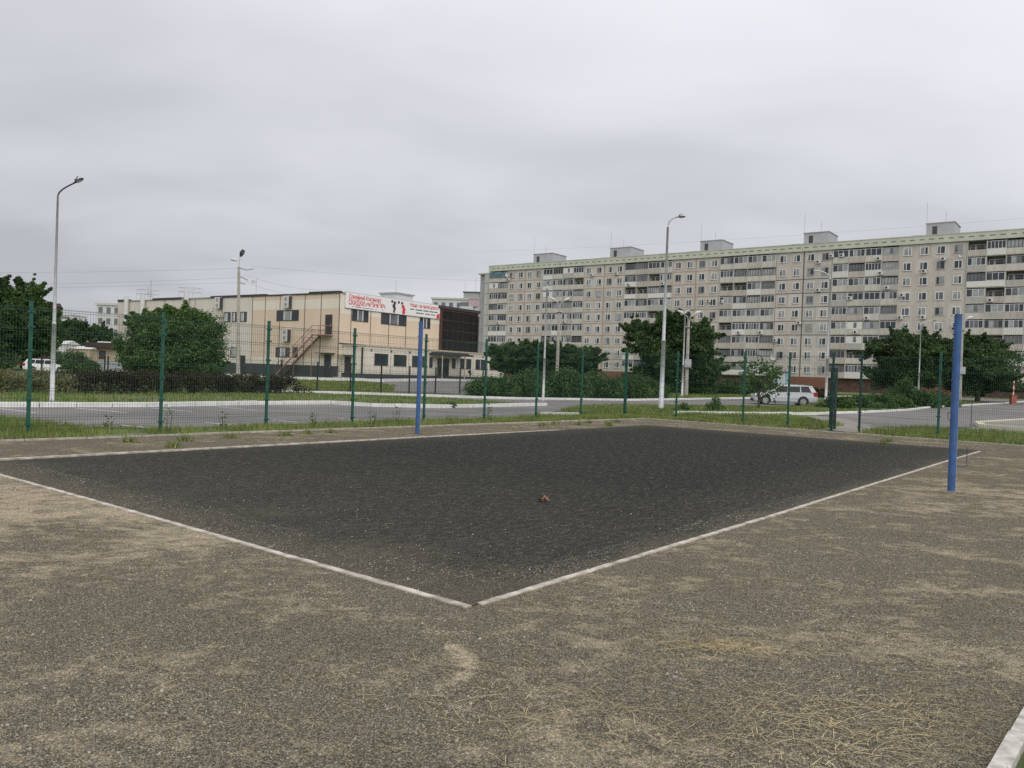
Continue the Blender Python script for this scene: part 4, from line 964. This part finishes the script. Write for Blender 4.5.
def tree(name,x,y,h,w,trunk,label,cat,m='leafd',nclump=60,dens=420,leaf=.26,seed=1,group=None,d=None,shape='round',low=.0):
    rn=random.Random(seed); d=d or w
    root=empty(name,(x,y,gz(y)),0,label=label,cat=cat,group=group)
    cs=[];rs=[]; base=trunk; ch=h-base
    w*=1.13; d*=1.13; lobes=[]; nl=rn.randint(14,18)
    for i in range(nl):
        a=rn.uniform(0,6.283)+i*2.4; zz=-.75+1.6*(i+.5)/nl+rn.uniform(-.15,.15); q=math.sqrt(max(.04,1-zz*zz*.85))*rn.uniform(.45,.95)
        if shape=='cone': q=(1-zz)/2*.9
        if shape=='wide': q=(1.08-.8*(zz+1)/2)*rn.uniform(.35,.98)
        lr=rn.uniform(.22,.42)*(.6 if shape=='cone' else 1); lobes.append((math.cos(a)*q*(1-lr*.45),math.sin(a)*q*(1-lr*.45),zz*(1-lr*.3),lr))
    for i in range(nclump):
        lx,ly,lz,lr=lobes[i%nl]; v=Vector((rn.gauss(0,1),rn.gauss(0,1),rn.gauss(.25,1))).normalized()*lr*rn.uniform(.55,1.12)*(1.35 if rn.random()<.10 else 1)
        r_=w*rn.uniform(.03,.062)*(1.25 if nclump<60 else 1)
        cs.append(((lx+v.x)*(w/2-r_),(ly+v.y)*(d/2-r_),max(r_,base+ch*((lz+v.z*.9)*.5+.5)*.94))); rs.append((r_*rn.uniform(.9,1.6),r_*rn.uniform(.9,1.6),r_*rn.uniform(.55,.95)))
    for lx,ly,lz,lr in lobes:
        cs.append((lx*w/2,ly*d/2,base+ch*(lz*.5+.5)*.94)); rs.append((lr*w*.27,lr*w*.27,lr*ch*.24))
        for _ in range(9):      # twig sprays sticking out of the crown
            v=Vector((rn.gauss(0,1),rn.gauss(0,1),rn.gauss(.45,.8))).normalized(); c0=Vector((lx,ly,lz))+v*lr*.95; r_=w*rn.uniform(.018,.034)
            for t in range(4):
                q=c0+v*t*rn.uniform(.045,.08)+Vector((0,0,.012*t)); cs.append((q.x*w/2,q.y*d/2,max(.3,base+ch*(q.z*.5+.5)*.94))); rs.append((r_*(1-.2*t)*1.3,r_*(1-.2*t)*1.3,r_*(1-.2*t)))
    # core fill
    for i in range(nclump//9):
        cs.append((rn.uniform(-.22,.22)*w,rn.uniform(-.22,.22)*d,base+ch*rn.uniform(.2,.7))); rs.append((w*.14,w*.14,w*.12))
    me=leaf_cloud(cs,rs,dens,leaf,m); link('crown',me,root)
    mb=MB(); tr=max(.05,w*.03)
    mb.tube([(0,0,-.1),(rn.uniform(-.1,.1),0,base*.6+.1),(rn.uniform(-.15,.15),0,base+ch*.35),(0,0,base+ch*.75)],[tr,tr*.8,tr*.55,tr*.15],M['bark'],8)
    for i in range(7):
        c=cs[rn.randrange(nclump)]; z0=base*rn.uniform(.7,1)+ch*rn.uniform(0,.3)
        mb.tube([(0,0,z0),(c[0]*.5,c[1]*.5,(z0+c[2])/2+.1),c],[tr*.45,tr*.3,tr*.08],M['bark'],5)
    mb.obj('trunk',root); return root
G='trees in front of the buildings'
tree('tree',16.2,80.5,8.3,9.2,.5,'big dark round tree before the long block with white poles beside it','tree',nclump=330,dens=600,leaf=.22,seed=3,group=G)
tree('tree',43.4,88,7.8,8.8,.8,'dark spreading tree at right standing left of the near blue post','tree',nclump=200,dens=560,leaf=.23,seed=4,group=G)
tree('tree',51.3,88,7.3,9.4,.7,'dark spreading tree at right standing behind the near blue post','tree',nclump=210,dens=560,leaf=.23,seed=5,group=G)
tree('tree',2.0,97,5.3,8.4,.8,'low dark tree at the left of the pair behind the centre shrubs','tree',nclump=130,dens=480,leaf=.26,seed=6,group=G)
tree('tree',7.1,95,5.1,7.2,.8,'low dark tree at the right of the pair behind the centre shrubs','tree',nclump=120,dens=480,leaf=.26,seed=7,group=G)
tree('tree',-50.9,80,10.1,7.8,.8,'tallest dark tree cut by the left picture edge','tree','leafs',nclump=230,dens=600,leaf=.24,seed=8,group=G)
tree('tree',-49.0,82,7.5,4.6,.5,'bushy tree just behind the far left street lamp','tree','leafm',nclump=190,dens=600,leaf=.24,seed=9,group=G)
tree('tree',-54.5,84,7.6,9,.4,'shaded tree at the left edge below the tallest one','tree','leafd',nclump=190,dens=520,leaf=.26,seed=19,group=G)
tree('tree',-62.5,112,6.8,6.4,.4,'distant dark tree above the small white shed at left','tree',nclump=110,dens=480,leaf=.28,seed=10,group=G)
tree('tree',-58.3,114,6.1,6.0,.2,'distant dark tree left of the brown roofed pavilion','tree',nclump=100,dens=480,leaf=.28,seed=20,group=G)
tree('broad_shrub',-21.9,52,5.2,8.0,.15,'broad green shrub tree with feathery top before the tan building','tree','leafm',nclump=300,dens=760,leaf=.15,seed=11,shape='wide',d=6)
tree('conifer_tree',30.4,62,2.5,2.0,.1,'small pointed conifer among the right bank bushes','conifer','leafm',nclump=30,dens=520,leaf=.14,seed=12,shape='cone')
tree('sapling',13.35,43.1,2.95,2.15,.5,'thin leafy sapling in front of the silver wagon bonnet','sapling','leafm',nclump=36,dens=62,leaf=.15,seed=13)
def bush(x,y,w,h,label,m='leafs',seed=0,leaf=.14,dens=600,d=None,cat='shrub',name='shrub',group=None,n=26):
    rn=random.Random(seed); d=d or w*.7; root=empty(name,(x,y,gz(y)),0,label=label,cat=cat,group=group); cs=[];rs=[]
    for i in range(n):
        a=rn.uniform(0,6.28); q=math.sqrt(rn.random()); px=math.cos(a)*q; py=math.sin(a)*q; zz=rn.random()*math.sqrt(max(.15,1-q*q*.8))
        r_=min(w*.2,h*.28)*rn.uniform(.7,1.2); cs.append((px*(w/2-r_),py*(d/2-r_*.8),max(r_*.7,zz*(h-r_)))); rs.append((r_*1.25,r_*1.1,r_))
    link('foliage',leaf_cloud(cs,rs,dens,leaf,m,'foliage'),root)
    mb=MB()
    for i in range(5):
        c=cs[i]; mb.tube([(c[0]*.2,c[1]*.2,-.05),(c[0]*.6,c[1]*.6,c[2]*.5),c],[.03,.02,.006],M['bark'],5)
    mb.obj('stem',root); return root
GS='big shrubs along the far kerb'
for i,(x,y,w,h,lab) in enumerate(((-1.2,52.5,4.0,1.75,'leftmost spreading shrub of the bank, reaching before the low hall'),(1.0,54.5,3.6,2.1,'dark shrub of the bank behind the thin lamp foot'),(3.6,55.8,3.8,2.3,'tall rounded shrub of the bank below the twin headed pole'),(6.3,58,3.6,2.25,'dense shrub of the bank below the pale wall corner'),(8.9,60.2,3.6,2.05,'lighter shrub of the bank left of the tallest lamp'),(11.0,62.6,2.8,1.7,'rightmost low shrub of the bank beside the tallest lamp'))):
    bush(x,y,w,h,lab,seed=30+i,leaf=.17,dens=620,group=GS,n=34,d=3.2)
for i,(x,y,w,h,lab) in enumerate(((15.2,79,3.6,1.9,'dark shrub under the big round tree, left one'),(18.6,80,3.8,1.7,'dark shrub under the big round tree, right one'),(22.4,84,4.4,1.9,'low shrub before the brick plinth right of the round tree'),(26.4,86,4.4,1.8,'low shrub before the brick plinth behind the sapling'))):
    bush(x,y,w,h,lab,m='leafs',seed=50+i,leaf=.22,dens=520,group='shrubs before the brick plinth')
for i,(x,y,w,h,lab) in enumerate(((20.3,50,2.6,.95,'low bush hiding the rear wheel of the silver wagon'),(22.9,52.5,2.8,1.15,'rounded bush right behind the open gate'),(25.0,54.5,2.6,1.3,'bush between the gate and the small conifer'),(28.0,58.5,3.0,1.35,'bush left of the small conifer'),(32.5,63,3.2,1.6,'bush right of the small conifer'),(36.,67,3.4,1.5,'last bush of the right bank beside the blue post'),(34.5,70,4,1.9,'dark bush behind the small conifer'))):
    bush(x,y,w,h,lab,m='leafs',seed=70+i,leaf=.16,dens=560,group='bushes on the right bank')
bush(7.75,36,.9,.55,'small fern like shrub at the foot of the tallest lamp',seed=90,leaf=.11,dens=300,n=9,m='leafm')
bush(9.45,37,.95,.78,'small upright shrub right of the tallest lamp before the white kerb',seed=91,leaf=.11,dens=330,n=10,m='leafm')
bush(-2.35,31.9,.5,.42,'tiny dark shrub on the lawn behind the farther blue post',seed=92,leaf=.08,dens=300,n=8)
bush(32,84,3,1.1,'reddish leaved shrub before the brick plinth',m='barb',seed=93,leaf=.2,dens=500)
bush(-51.0,77.5,7,2.4,'dark thicket under the tallest tree at the left picture edge',seed=103,leaf=.2,dens=520,m='leafd')
bush(-42.2,76,4.6,2.3,'bush below the small sheds just right of the far left lamp',seed=101,leaf=.2,dens=520)
bush(-39.4,73,3.6,2.0,'bush in front of the brown roofed pavilion left of the broad shrub',seed=102,leaf=.2,dens=420,n=16)
# clipped hedge
def hedge(pts,w,h,label,m,seed,leaf=.1):
    rn=random.Random(seed); root=empty('hedge',(pts[0][0],pts[0][1],0),0,label=label,cat='hedge'); cs=[];rs=[]
    for a,b in zip(pts,pts[1:]):
        a=Vector(a);b=Vector(b); n=int((b-a).length*34)
        for i in range(n):
            q=a.lerp(b,rn.random()); x=q.x+rn.uniform(-w/2,w/2)-pts[0][0]; y=q.y+rn.uniform(-w/2,w/2)-pts[0][1]; r_=rn.uniform(.12,.24)
            cs.append((x,y,gz(q.y)+rn.uniform(.1,h-r_*.6))); rs.append((r_*1.2,r_*1.2,r_))
    link('foliage',leaf_cloud(cs,rs,330,leaf,m,'foliage'),root)
    mb=MB()
    for i in range(0,len(cs),9): c=cs[i]; mb.tube([(c[0],c[1],-.1),(c[0]+.05,c[1],c[2])],[.012,.004],M['bark'],4)
    mb.obj('stems',root)['kind']='stuff'
hedge([(-27,27.5),(-20.5,31.3),(-18.4,33.2)],1.2,.98,'clipped hedge with yellow and reddish leaves at far left','mixed',1,leaf=.085)
hedge([(-18.4,33.2),(-16.2,36),(-13.4,40.5),(-11.9,43.4)],1.1,1.02,'dark maroon barberry hedge below the broad shrub','barb',2)
bush(-11.5,43.9,1.6,.75,'loose twiggy bush ending the dark hedge at its right',m='barb',seed=95,leaf=.1,dens=150,n=12)
# weeds on the gravel by the kerb
wd=[(-6.6,13.9),(-5.9,14.5),(-5.6,13.3),(-5.4,15.4),(-4.6,16.3),(-4.3,16.9),(-3.9,17.4),(.9,22.3),(1.3,23.4),(2.,23.6),(2.4,24.6),(3.0,24.4),(3.4,25.6),(2.9,23.5),(9.9,20.9),(9.3,19.95)]
for i,(x,y) in enumerate(wd):
    n=60; a=RNG.uniform(0,6.28,n); r_=RNG.uniform(0,.13,n); p=np.c_[x+np.cos(a)*r_*1.15,y+np.sin(a)*r_]
    V,F=blades(p-np.array([[x,y]]),.13,.02,1.2)
    o=link('weed_tuft',np_mesh('weed_tuft',V,F,M['grass'])); o.location=(x,y,.008); tag(o,'small green weed tuft growing on the gravel near the kerb' ,'weed','weed tufts on the gravel')
# taller weeds in the strip
for i,s in enumerate((3.2,6.6,7.7,9.0,11.3,12.6,14.2,17.2,19.5)):
    x,y=un(s,15.4+random.uniform(-.1,.9)); n=26; mb=MB()
    hh=random.uniform(.32,.55)
    for k in range(3):
        dx=random.uniform(-.12,.12); mb.tube([(dx*.4,0,0),(dx,random.uniform(-.05,.05),hh*random.uniform(.7,1))],[.006,.003],M['leafm'],4)
    for k in range(n):
        z=random.uniform(.08,hh); a=random.uniform(0,6.28); l=random.uniform(.05,.11); c=Vector((random.uniform(-.06,.06),random.uniform(-.04,.04),z)); e=Vector((math.cos(a)*l,math.sin(a)*l,l*.5)); f_=Vector((-math.sin(a),math.cos(a),0))*l*.25
        mb.face([c,c+e*.5+f_,c+e,c+e*.5-f_],M['leafm'])
    o=mb.obj('tall_weed'); o.location=(x,y,0); tag(o,'leafy tall weed standing in the grass along the left fence','weed','tall weeds along the left fence')

# ------------------------------------------------------------------ cars
def car(loc,rz,L,Hh,W,body,label,kind='wagon'):
    root=empty('parked_car',loc,rz,label=label,cat='car')
    # profile stations along x (0 = front): (x, z_bottom, z_belt, half width), then greenhouse
    low=[(0,.34,.56,.62),(.05,.24,.66,.74),(.16,.20,.74,.82),(.45,.18,.82,.87),(.9,.18,.90,.885),(1.25,.18,.95,.89),(2.,.18,.97,.89),(3.,.18,.99,.89),(3.8,.20,1.0,.88),(4.25,.24,.98,.85),(4.42,.30,.90,.80),(4.5,.36,.72,.74)]
    kx=L/4.5; kz=Hh/1.5; kw=W/1.78; mb=MB(); rings=[]
    for x,z0,z1,w in low:
        x*=kx; z0*=kz; z1*=kz; w*=kw; zm=(z0+z1)/2
        rings.append([(x,-w*.9,z0),(x,-w,z0+.12*kz),(x,-w*1.01,zm),(x,-w*.97,z1-.04*kz),(x,-w*.86,z1),(x,0,z1+.03*kz),(x,w*.86,z1),(x,w*.97,z1-.04*kz),(x,w*1.01,zm),(x,w,z0+.12*kz),(x,w*.9,z0)])
    n0=len(mb.v)
    for r_ in rings: mb.v+=r_
    k=mb.mi(body); q=11
    for i in range(len(rings)-1):
        for j in range(q): a=n0+i*q+j; b=n0+i*q+(j+1)%q; mb.f.append((a,b,b+q,a+q)); mb.m.append(k)
    mb.f.append(tuple(n0+j for j in range(q))); mb.m.append(k); mb.f.append(tuple(n0+(len(rings)-1)*q+j for j in range(q))); mb.m.append(k)
    # wheel arch discs
    wx=[.82*kx,3.48*kx]
    # roof and pillars
    zb=.965*kz; zr=1.5*kz; A=[(1.15*kx,zb-.03),(1.9*kx,zr-.06),(2.4*kx,zr),(3.6*kx,zr-.01),(4.12*kx,zr-.09),(4.40*kx,zb-.02)]
    wt=.60*kw; wbm=.84*kw
    def wid(z): return wbm+(wt-wbm)*max(0,min(1,(z-zb)/(zr-zb)))
    roof=[(A[1],A[2]),(A[2],A[3]),(A[3],A[4])]
    for (x0,z0),(x1,z1) in roof: mb.face([(x0,-wid(z0),z0),(x1,-wid(z1),z1),(x1,wid(z1),z1),(x0,wid(z0),z0)],body)
    for s in (-1,1):
        for (x0,x1,x2,x3) in ((1.15,1.24,1.98,1.9),(4.05,4.40,4.12,3.85),(2.35,2.43,2.45,2.40),(3.25,3.33,3.32,3.27)):
            xb0,xb1,xt1,xt0=[v*kx for v in (x0,x1,x2,x3)]; zt=zr-.065
            mb.face([(xb0,s*(wid(zb)+.012),zb),(xb1,s*(wid(zb)+.012),zb),(xt1,s*(wid(zt)+.012),zt),(xt0,s*(wid(zt)+.012),zt)],body)
        mb.face([(1.9*kx,s*(wid(zr-.10)+.012),zr-.12),(4.12*kx,s*(wid(zr-.12)+.012),zr-.15),(4.12*kx,s*wid(zr-.09),zr-.085),(3.6*kx,s*wid(zr),zr-.01),(2.4*kx,s*wid(zr),zr),(1.9*kx,s*wid(zr-.06),zr-.06)],body)
    b=mb.obj('body',root,smooth=False)
    g=MB()
    for s in (-1,1): g.face([(1.2*kx,s*wid(zb),zb-.02),(4.38*kx,s*wid(zb),zb-.02),(4.12*kx,s*wid(zr-.1),zr-.1),(1.92*kx,s*wid(zr-.1),zr-.1)],M['carglass'])
    g.face([(1.15*kx,-wid(zb)+.05,zb-.02),(1.15*kx,wid(zb)-.05,zb-.02),(1.9*kx,wid(zr)-.01,zr-.065),(1.9*kx,-wid(zr)+.01,zr-.065)],M['carglass'])
    g.face([(4.40*kx,-wid(zb)+.08,zb),(4.40*kx,wid(zb)-.08,zb),(4.13*kx,wid(zr)-.02,zr-.1),(4.13*kx,-wid(zr)+.02,zr-.1)],M['carglass'])
    g.obj('windows_glass',root)
    for x in wx:
        for s in (-1,1):
            w_=MB(); yy=s*(.80*kw); r_=.31*kz*1.02
            w_.tube([(x,yy-s*.2,r_),(x,yy+s*.085,r_)],r_,M['tyre'],22); wo=w_.obj('wheel',root)
            w_=MB(); w_.tube([(x,yy+s*.086,r_),(x,yy+s*.098,r_)],r_*.64,M['rim'],14)
            for t in range(5):
                a=t*2*math.pi/5; c=Vector((x+r_*.4*math.cos(a+.6),yy+s*.1,r_+r_*.4*math.sin(a+.6))); w_.tube([(c.x,yy+s*.0985,c.z),(c.x,yy+s*.102,c.z)],r_*.12,M['tyre'],6)
            w_.obj('rim',wo)
            a_=MB(); pts=[]
            for t in range(15):
                an=math.pi*t/14; pts.append((x+math.cos(an)*r_*1.2,s*(.905*kw),r_+math.sin(an)*r_*1.2))
            pts+= [(x-r_*1.2,s*.905*kw,.19*kz),(x+r_*1.2,s*.905*kw,.19*kz)]
            a_.face(pts,M['tyre']); a_.obj('wheel_arch',root); wo.location.y=s*.018
    for s in (-1,1):
        t_=MB(); t_.box(4.2*kx,4.47*kx,min(s*.66*kw,s*.865*kw),max(s*.66*kw,s*.865*kw),.70*kz,1.0*kz,M['tail']); t_.obj('tail_light',root,bevel=.02)
        t_=MB(); t_.box(.03,.42,min(s*.60*kw,s*.84*kw),max(s*.60*kw,s*.84*kw),.58*kz,.74*kz,M['head']); t_.obj('headlight',root,bevel=.03)
        t_=MB(); t_.box(1.35*kx,1.5*kx,min(s*.86*kw,s*1.02*kw),max(s*.86*kw,s*1.02*kw),.97*kz,1.09*kz,body); t_.obj('mirror',root,bevel=.02)
    t_=MB(); t_.box(-.02,.1,-.6*kw,.6*kw,.25*kz,.42*kz,M['tyre']); t_.obj('grille',root,bevel=.02)
    t_=MB()
    for s in (-1,1): t_.tube([(2.2*kx,s*.56*kw,zr+.03),(3.9*kx,s*.56*kw,zr+.01)],.02,M['galvd'],5)
    t_.obj('roof_rail',root)
    return root
car((17.4,57.9,gz(57)),R(-7),4.4,1.5,1.72,M['carw'],'silver estate car parked facing left on the far road')
car((-41.2,75,gz(75)),R(184),4.2,1.3,1.75,M['carwhite'],'white car half hidden behind the hedge at far left')

# ------------------------------------------------------------------ barrier
root=empty('boom_barrier',(53.0,84.5,gz(84.5)),0,label='raised red and white striped boom barrier on orange box at right edge',cat='barrier')
mb=MB(); mb.box(-.28,.28,-.2,.2,0,.9,M['orange']); mb.box(-.31,.31,-.23,.23,.9,1.0,M['orange']); mb.obj('housing',root,bevel=.02)
mb=MB()
for i in range(9): mb.box(-.06+i*.006,.06+i*.006,-.03,.03,.95+i*.33,1.28+i*.33,M['white' if i%2==0 else 'red'])
mb.obj('boom',root)

# ------------------------------------------------------------------ person
def person(loc,rz,label):
    import bmesh
    root=empty('person',loc,rz,label=label,cat='person')
    J={'pel':(0,0,.95),'ches':(0,0,1.28),'neck':(0,0,1.48),'head':(0,-.02,1.6),'top':(0,-.01,1.7),'hl':(-.1,0,.9),'kl':(-.13,-.1,.5),'al':(-.13,.02,.09),'tl':(-.13,-.16,.04),
       'hr':(.1,0,.9),'kr':(.11,-.02,.5),'ar':(.12,.22,.1),'tr':(.12,.06,.04),'sl':(-.18,0,1.42),'el':(-.24,.06,1.15),'wl':(-.24,-.06,.92),'fl':(-.24,-.09,.82),'sr':(.18,0,1.42),'er':(.24,-.03,1.15),'wr':(.23,-.14,.94),'fr':(.22,-.18,.85)}
    E_=[('pel','ches'),('ches','neck'),('neck','head'),('head','top'),('pel','hl'),('hl','kl'),('kl','al'),('al','tl'),('pel','hr'),('hr','kr'),('kr','ar'),('ar','tr'),('ches','sl'),('sl','el'),('el','wl'),('wl','fl'),('ches','sr'),('sr','er'),('er','wr'),('wr','fr')]
    rad=dict(pel=.15,ches=.16,neck=.055,head=.095,top=.08,hl=.095,kl=.06,al=.045,tl=.04,hr=.095,kr=.06,ar=.045,tr=.04,sl=.07,el=.045,wl=.035,fl=.035,sr=.07,er=.045,wr=.035,fr=.035)
    ks=list(J); me=bpy.data.meshes.new('body'); me.from_pydata([J[k] for k in ks],[(ks.index(a),ks.index(b)) for a,b in E_],[]); me.materials.append(M['cloth'])
    o=link('body',me,root); md=o.modifiers.new('skin','SKIN'); 
    for i,k in enumerate(ks): me.skin_vertices[0].data[i].radius=(rad[k],rad[k]*.85) if me.skin_vertices else None
    md2=o.modifiers.new('sub','SUBSURF'); md2.levels=1; md2.render_levels=1
    mb=MB(); mb.tube([(0,-.055,1.54),(0,-.06,1.6),(0,-.05,1.67)],[.05,.075,.05],M['skin'],8); mb.obj('face',root)
    mb=MB(); mb.box(-.16,.16,.1,.26,1.05,1.42,M['brownroof']); tag(mb.obj('backpack',root,bevel=.04))
def ensure_skin(me):
    if not me.skin_vertices:
        pass
try:
    person((-5.62,106.2,gz(106)+.02),R(75),'person in dark clothes walking past the low hall windows')
except Exception as ex:
    # skin layer is created by the modifier; fall back to an explicit layer
    print('person',ex)
    for o in [o for o in bpy.data.objects if o.name.startswith('person')]: pass

# ------------------------------------------------------------------ sky, sun, camera
w=bpy.data.worlds.new('World'); SC.world=w; w.use_nodes=True; nt=w.node_tree; N=nt.nodes; L=nt.links; N.clear()
out=N.new('ShaderNodeOutputWorld'); bg=N.new('ShaderNodeBackground'); bg2=N.new('ShaderNodeBackground'); add=N.new('ShaderNodeAddShader')
sky=N.new('ShaderNodeTexSky'); sky.sky_type='NISHITA'; sky.sun_disc=False; sky.sun_elevation=R(42); sky.sun_rotation=R(200)
L.new(sky.outputs[0],bg.inputs[0]); bg.inputs[1].default_value=.006
tc=N.new('ShaderNodeTexCoord'); sx=N.new('ShaderNodeSeparateXYZ'); L.new(tc.outputs['Generated'],sx.inputs[0])
def mth(op,a,b=None):
    n=N.new('ShaderNodeMath'); n.operation=op
    for i,x in enumerate((a,b)):
        if x is None: continue
        if isinstance(x,(int,float)): n.inputs[i].default_value=x
        else: L.new(x,n.inputs[i])
    return n.outputs[0]
zc=mth('ADD',mth('MAXIMUM',sx.outputs[2],0.),.16)
cx_=mth('DIVIDE',sx.outputs[0],zc); cy_=mth('DIVIDE',sx.outputs[1],zc)
cb=N.new('ShaderNodeCombineXYZ'); L.new(cx_,cb.inputs[0]); L.new(cy_,cb.inputs[1])
def nz(sc,det,rough,off,dist=0):
    mp=N.new('ShaderNodeMapping'); mp.inputs['Location'].default_value=off; mp.inputs['Scale'].default_value=(.7,1.,1); L.new(cb.outputs[0],mp.inputs['Vector'])
    n=N.new('ShaderNodeTexNoise'); n.inputs['Scale'].default_value=sc; n.inputs['Detail'].default_value=det; n.inputs['Roughness'].default_value=rough; n.inputs['Distortion'].default_value=dist
    L.new(mp.outputs[0],n.inputs['Vector']); return n.outputs['Fac']
f=mth('ADD',mth('MULTIPLY',nz(.55,4,.5,(3.1,1.7,0),.3),.65),mth('MULTIPLY',nz(1.9,3,.45,(0.3,4.2,0),.4),.35))
# brighter towards the zenith and towards the right, as the cloud sheet is thinner there
f=mth('MULTIPLY',mth('SUBTRACT',f,.5),.9); f=mth('ADD',f,.345); f=mth('ADD',f,mth('MULTIPLY',mth('MAXIMUM',sx.outputs[0],-.5),.16)); zz=mth('MINIMUM',mth('MAXIMUM',sx.outputs[2],0),.5); f=mth('ADD',f,mth('MULTIPLY',mth('MULTIPLY',zz,zz),2.0))
cr=N.new('ShaderNodeValToRGB'); e=cr.color_ramp.elements; e[0].position=.25; e[0].color=(.445,.457,.49,1); e[1].position=.75; e[1].color=(.82,.825,.865,1)
L.new(f,cr.inputs[0]); L.new(cr.outputs[0],bg2.inputs[0]); bg2.inputs[1].default_value=.97
L.new(bg.outputs[0],add.inputs[0]); L.new(bg2.outputs[0],add.inputs[1]); L.new(add.outputs[0],out.inputs[0])
sl=bpy.data.lights.new('sun','SUN'); sl.energy=1.5; sl.angle=R(70); sl.color=(1,.97,.93); so=link('sun',sl)
so.rotation_euler=(R(48),0,R(20)); so.location=(0,0,50)

cam=bpy.data.cameras.new('camera'); co=link('camera',cam); SC.camera=co
pitch,roll=R(-.665),R(2.0128); cp,sp=math.cos(pitch),math.sin(pitch); cr_,sr_=math.cos(roll),math.sin(roll)
fw=Vector((0,cp,sp)); rt=Vector((1,0,0)); up=Vector((0,-sp,cp))
r2=rt*cr_+up*sr_; u2=-rt*sr_+up*cr_
m=Matrix((( r2.x,u2.x,-fw.x,0),(r2.y,u2.y,-fw.y,0),(r2.z,u2.z,-fw.z,H),(0,0,0,1))); co.matrix_world=m
cam.sensor_width=36; cam.sensor_fit='HORIZONTAL'; cam.lens=799.3*36/1024; cam.clip_start=.05; cam.clip_end=4000
SC.view_settings.view_transform='Standard'; SC.view_settings.look='None'; SC.view_settings.exposure=.08; SC.view_settings.gamma=1
SC.cycles.max_bounces=5; SC.cycles.diffuse_bounces=3; SC.cycles.use_denoising=False
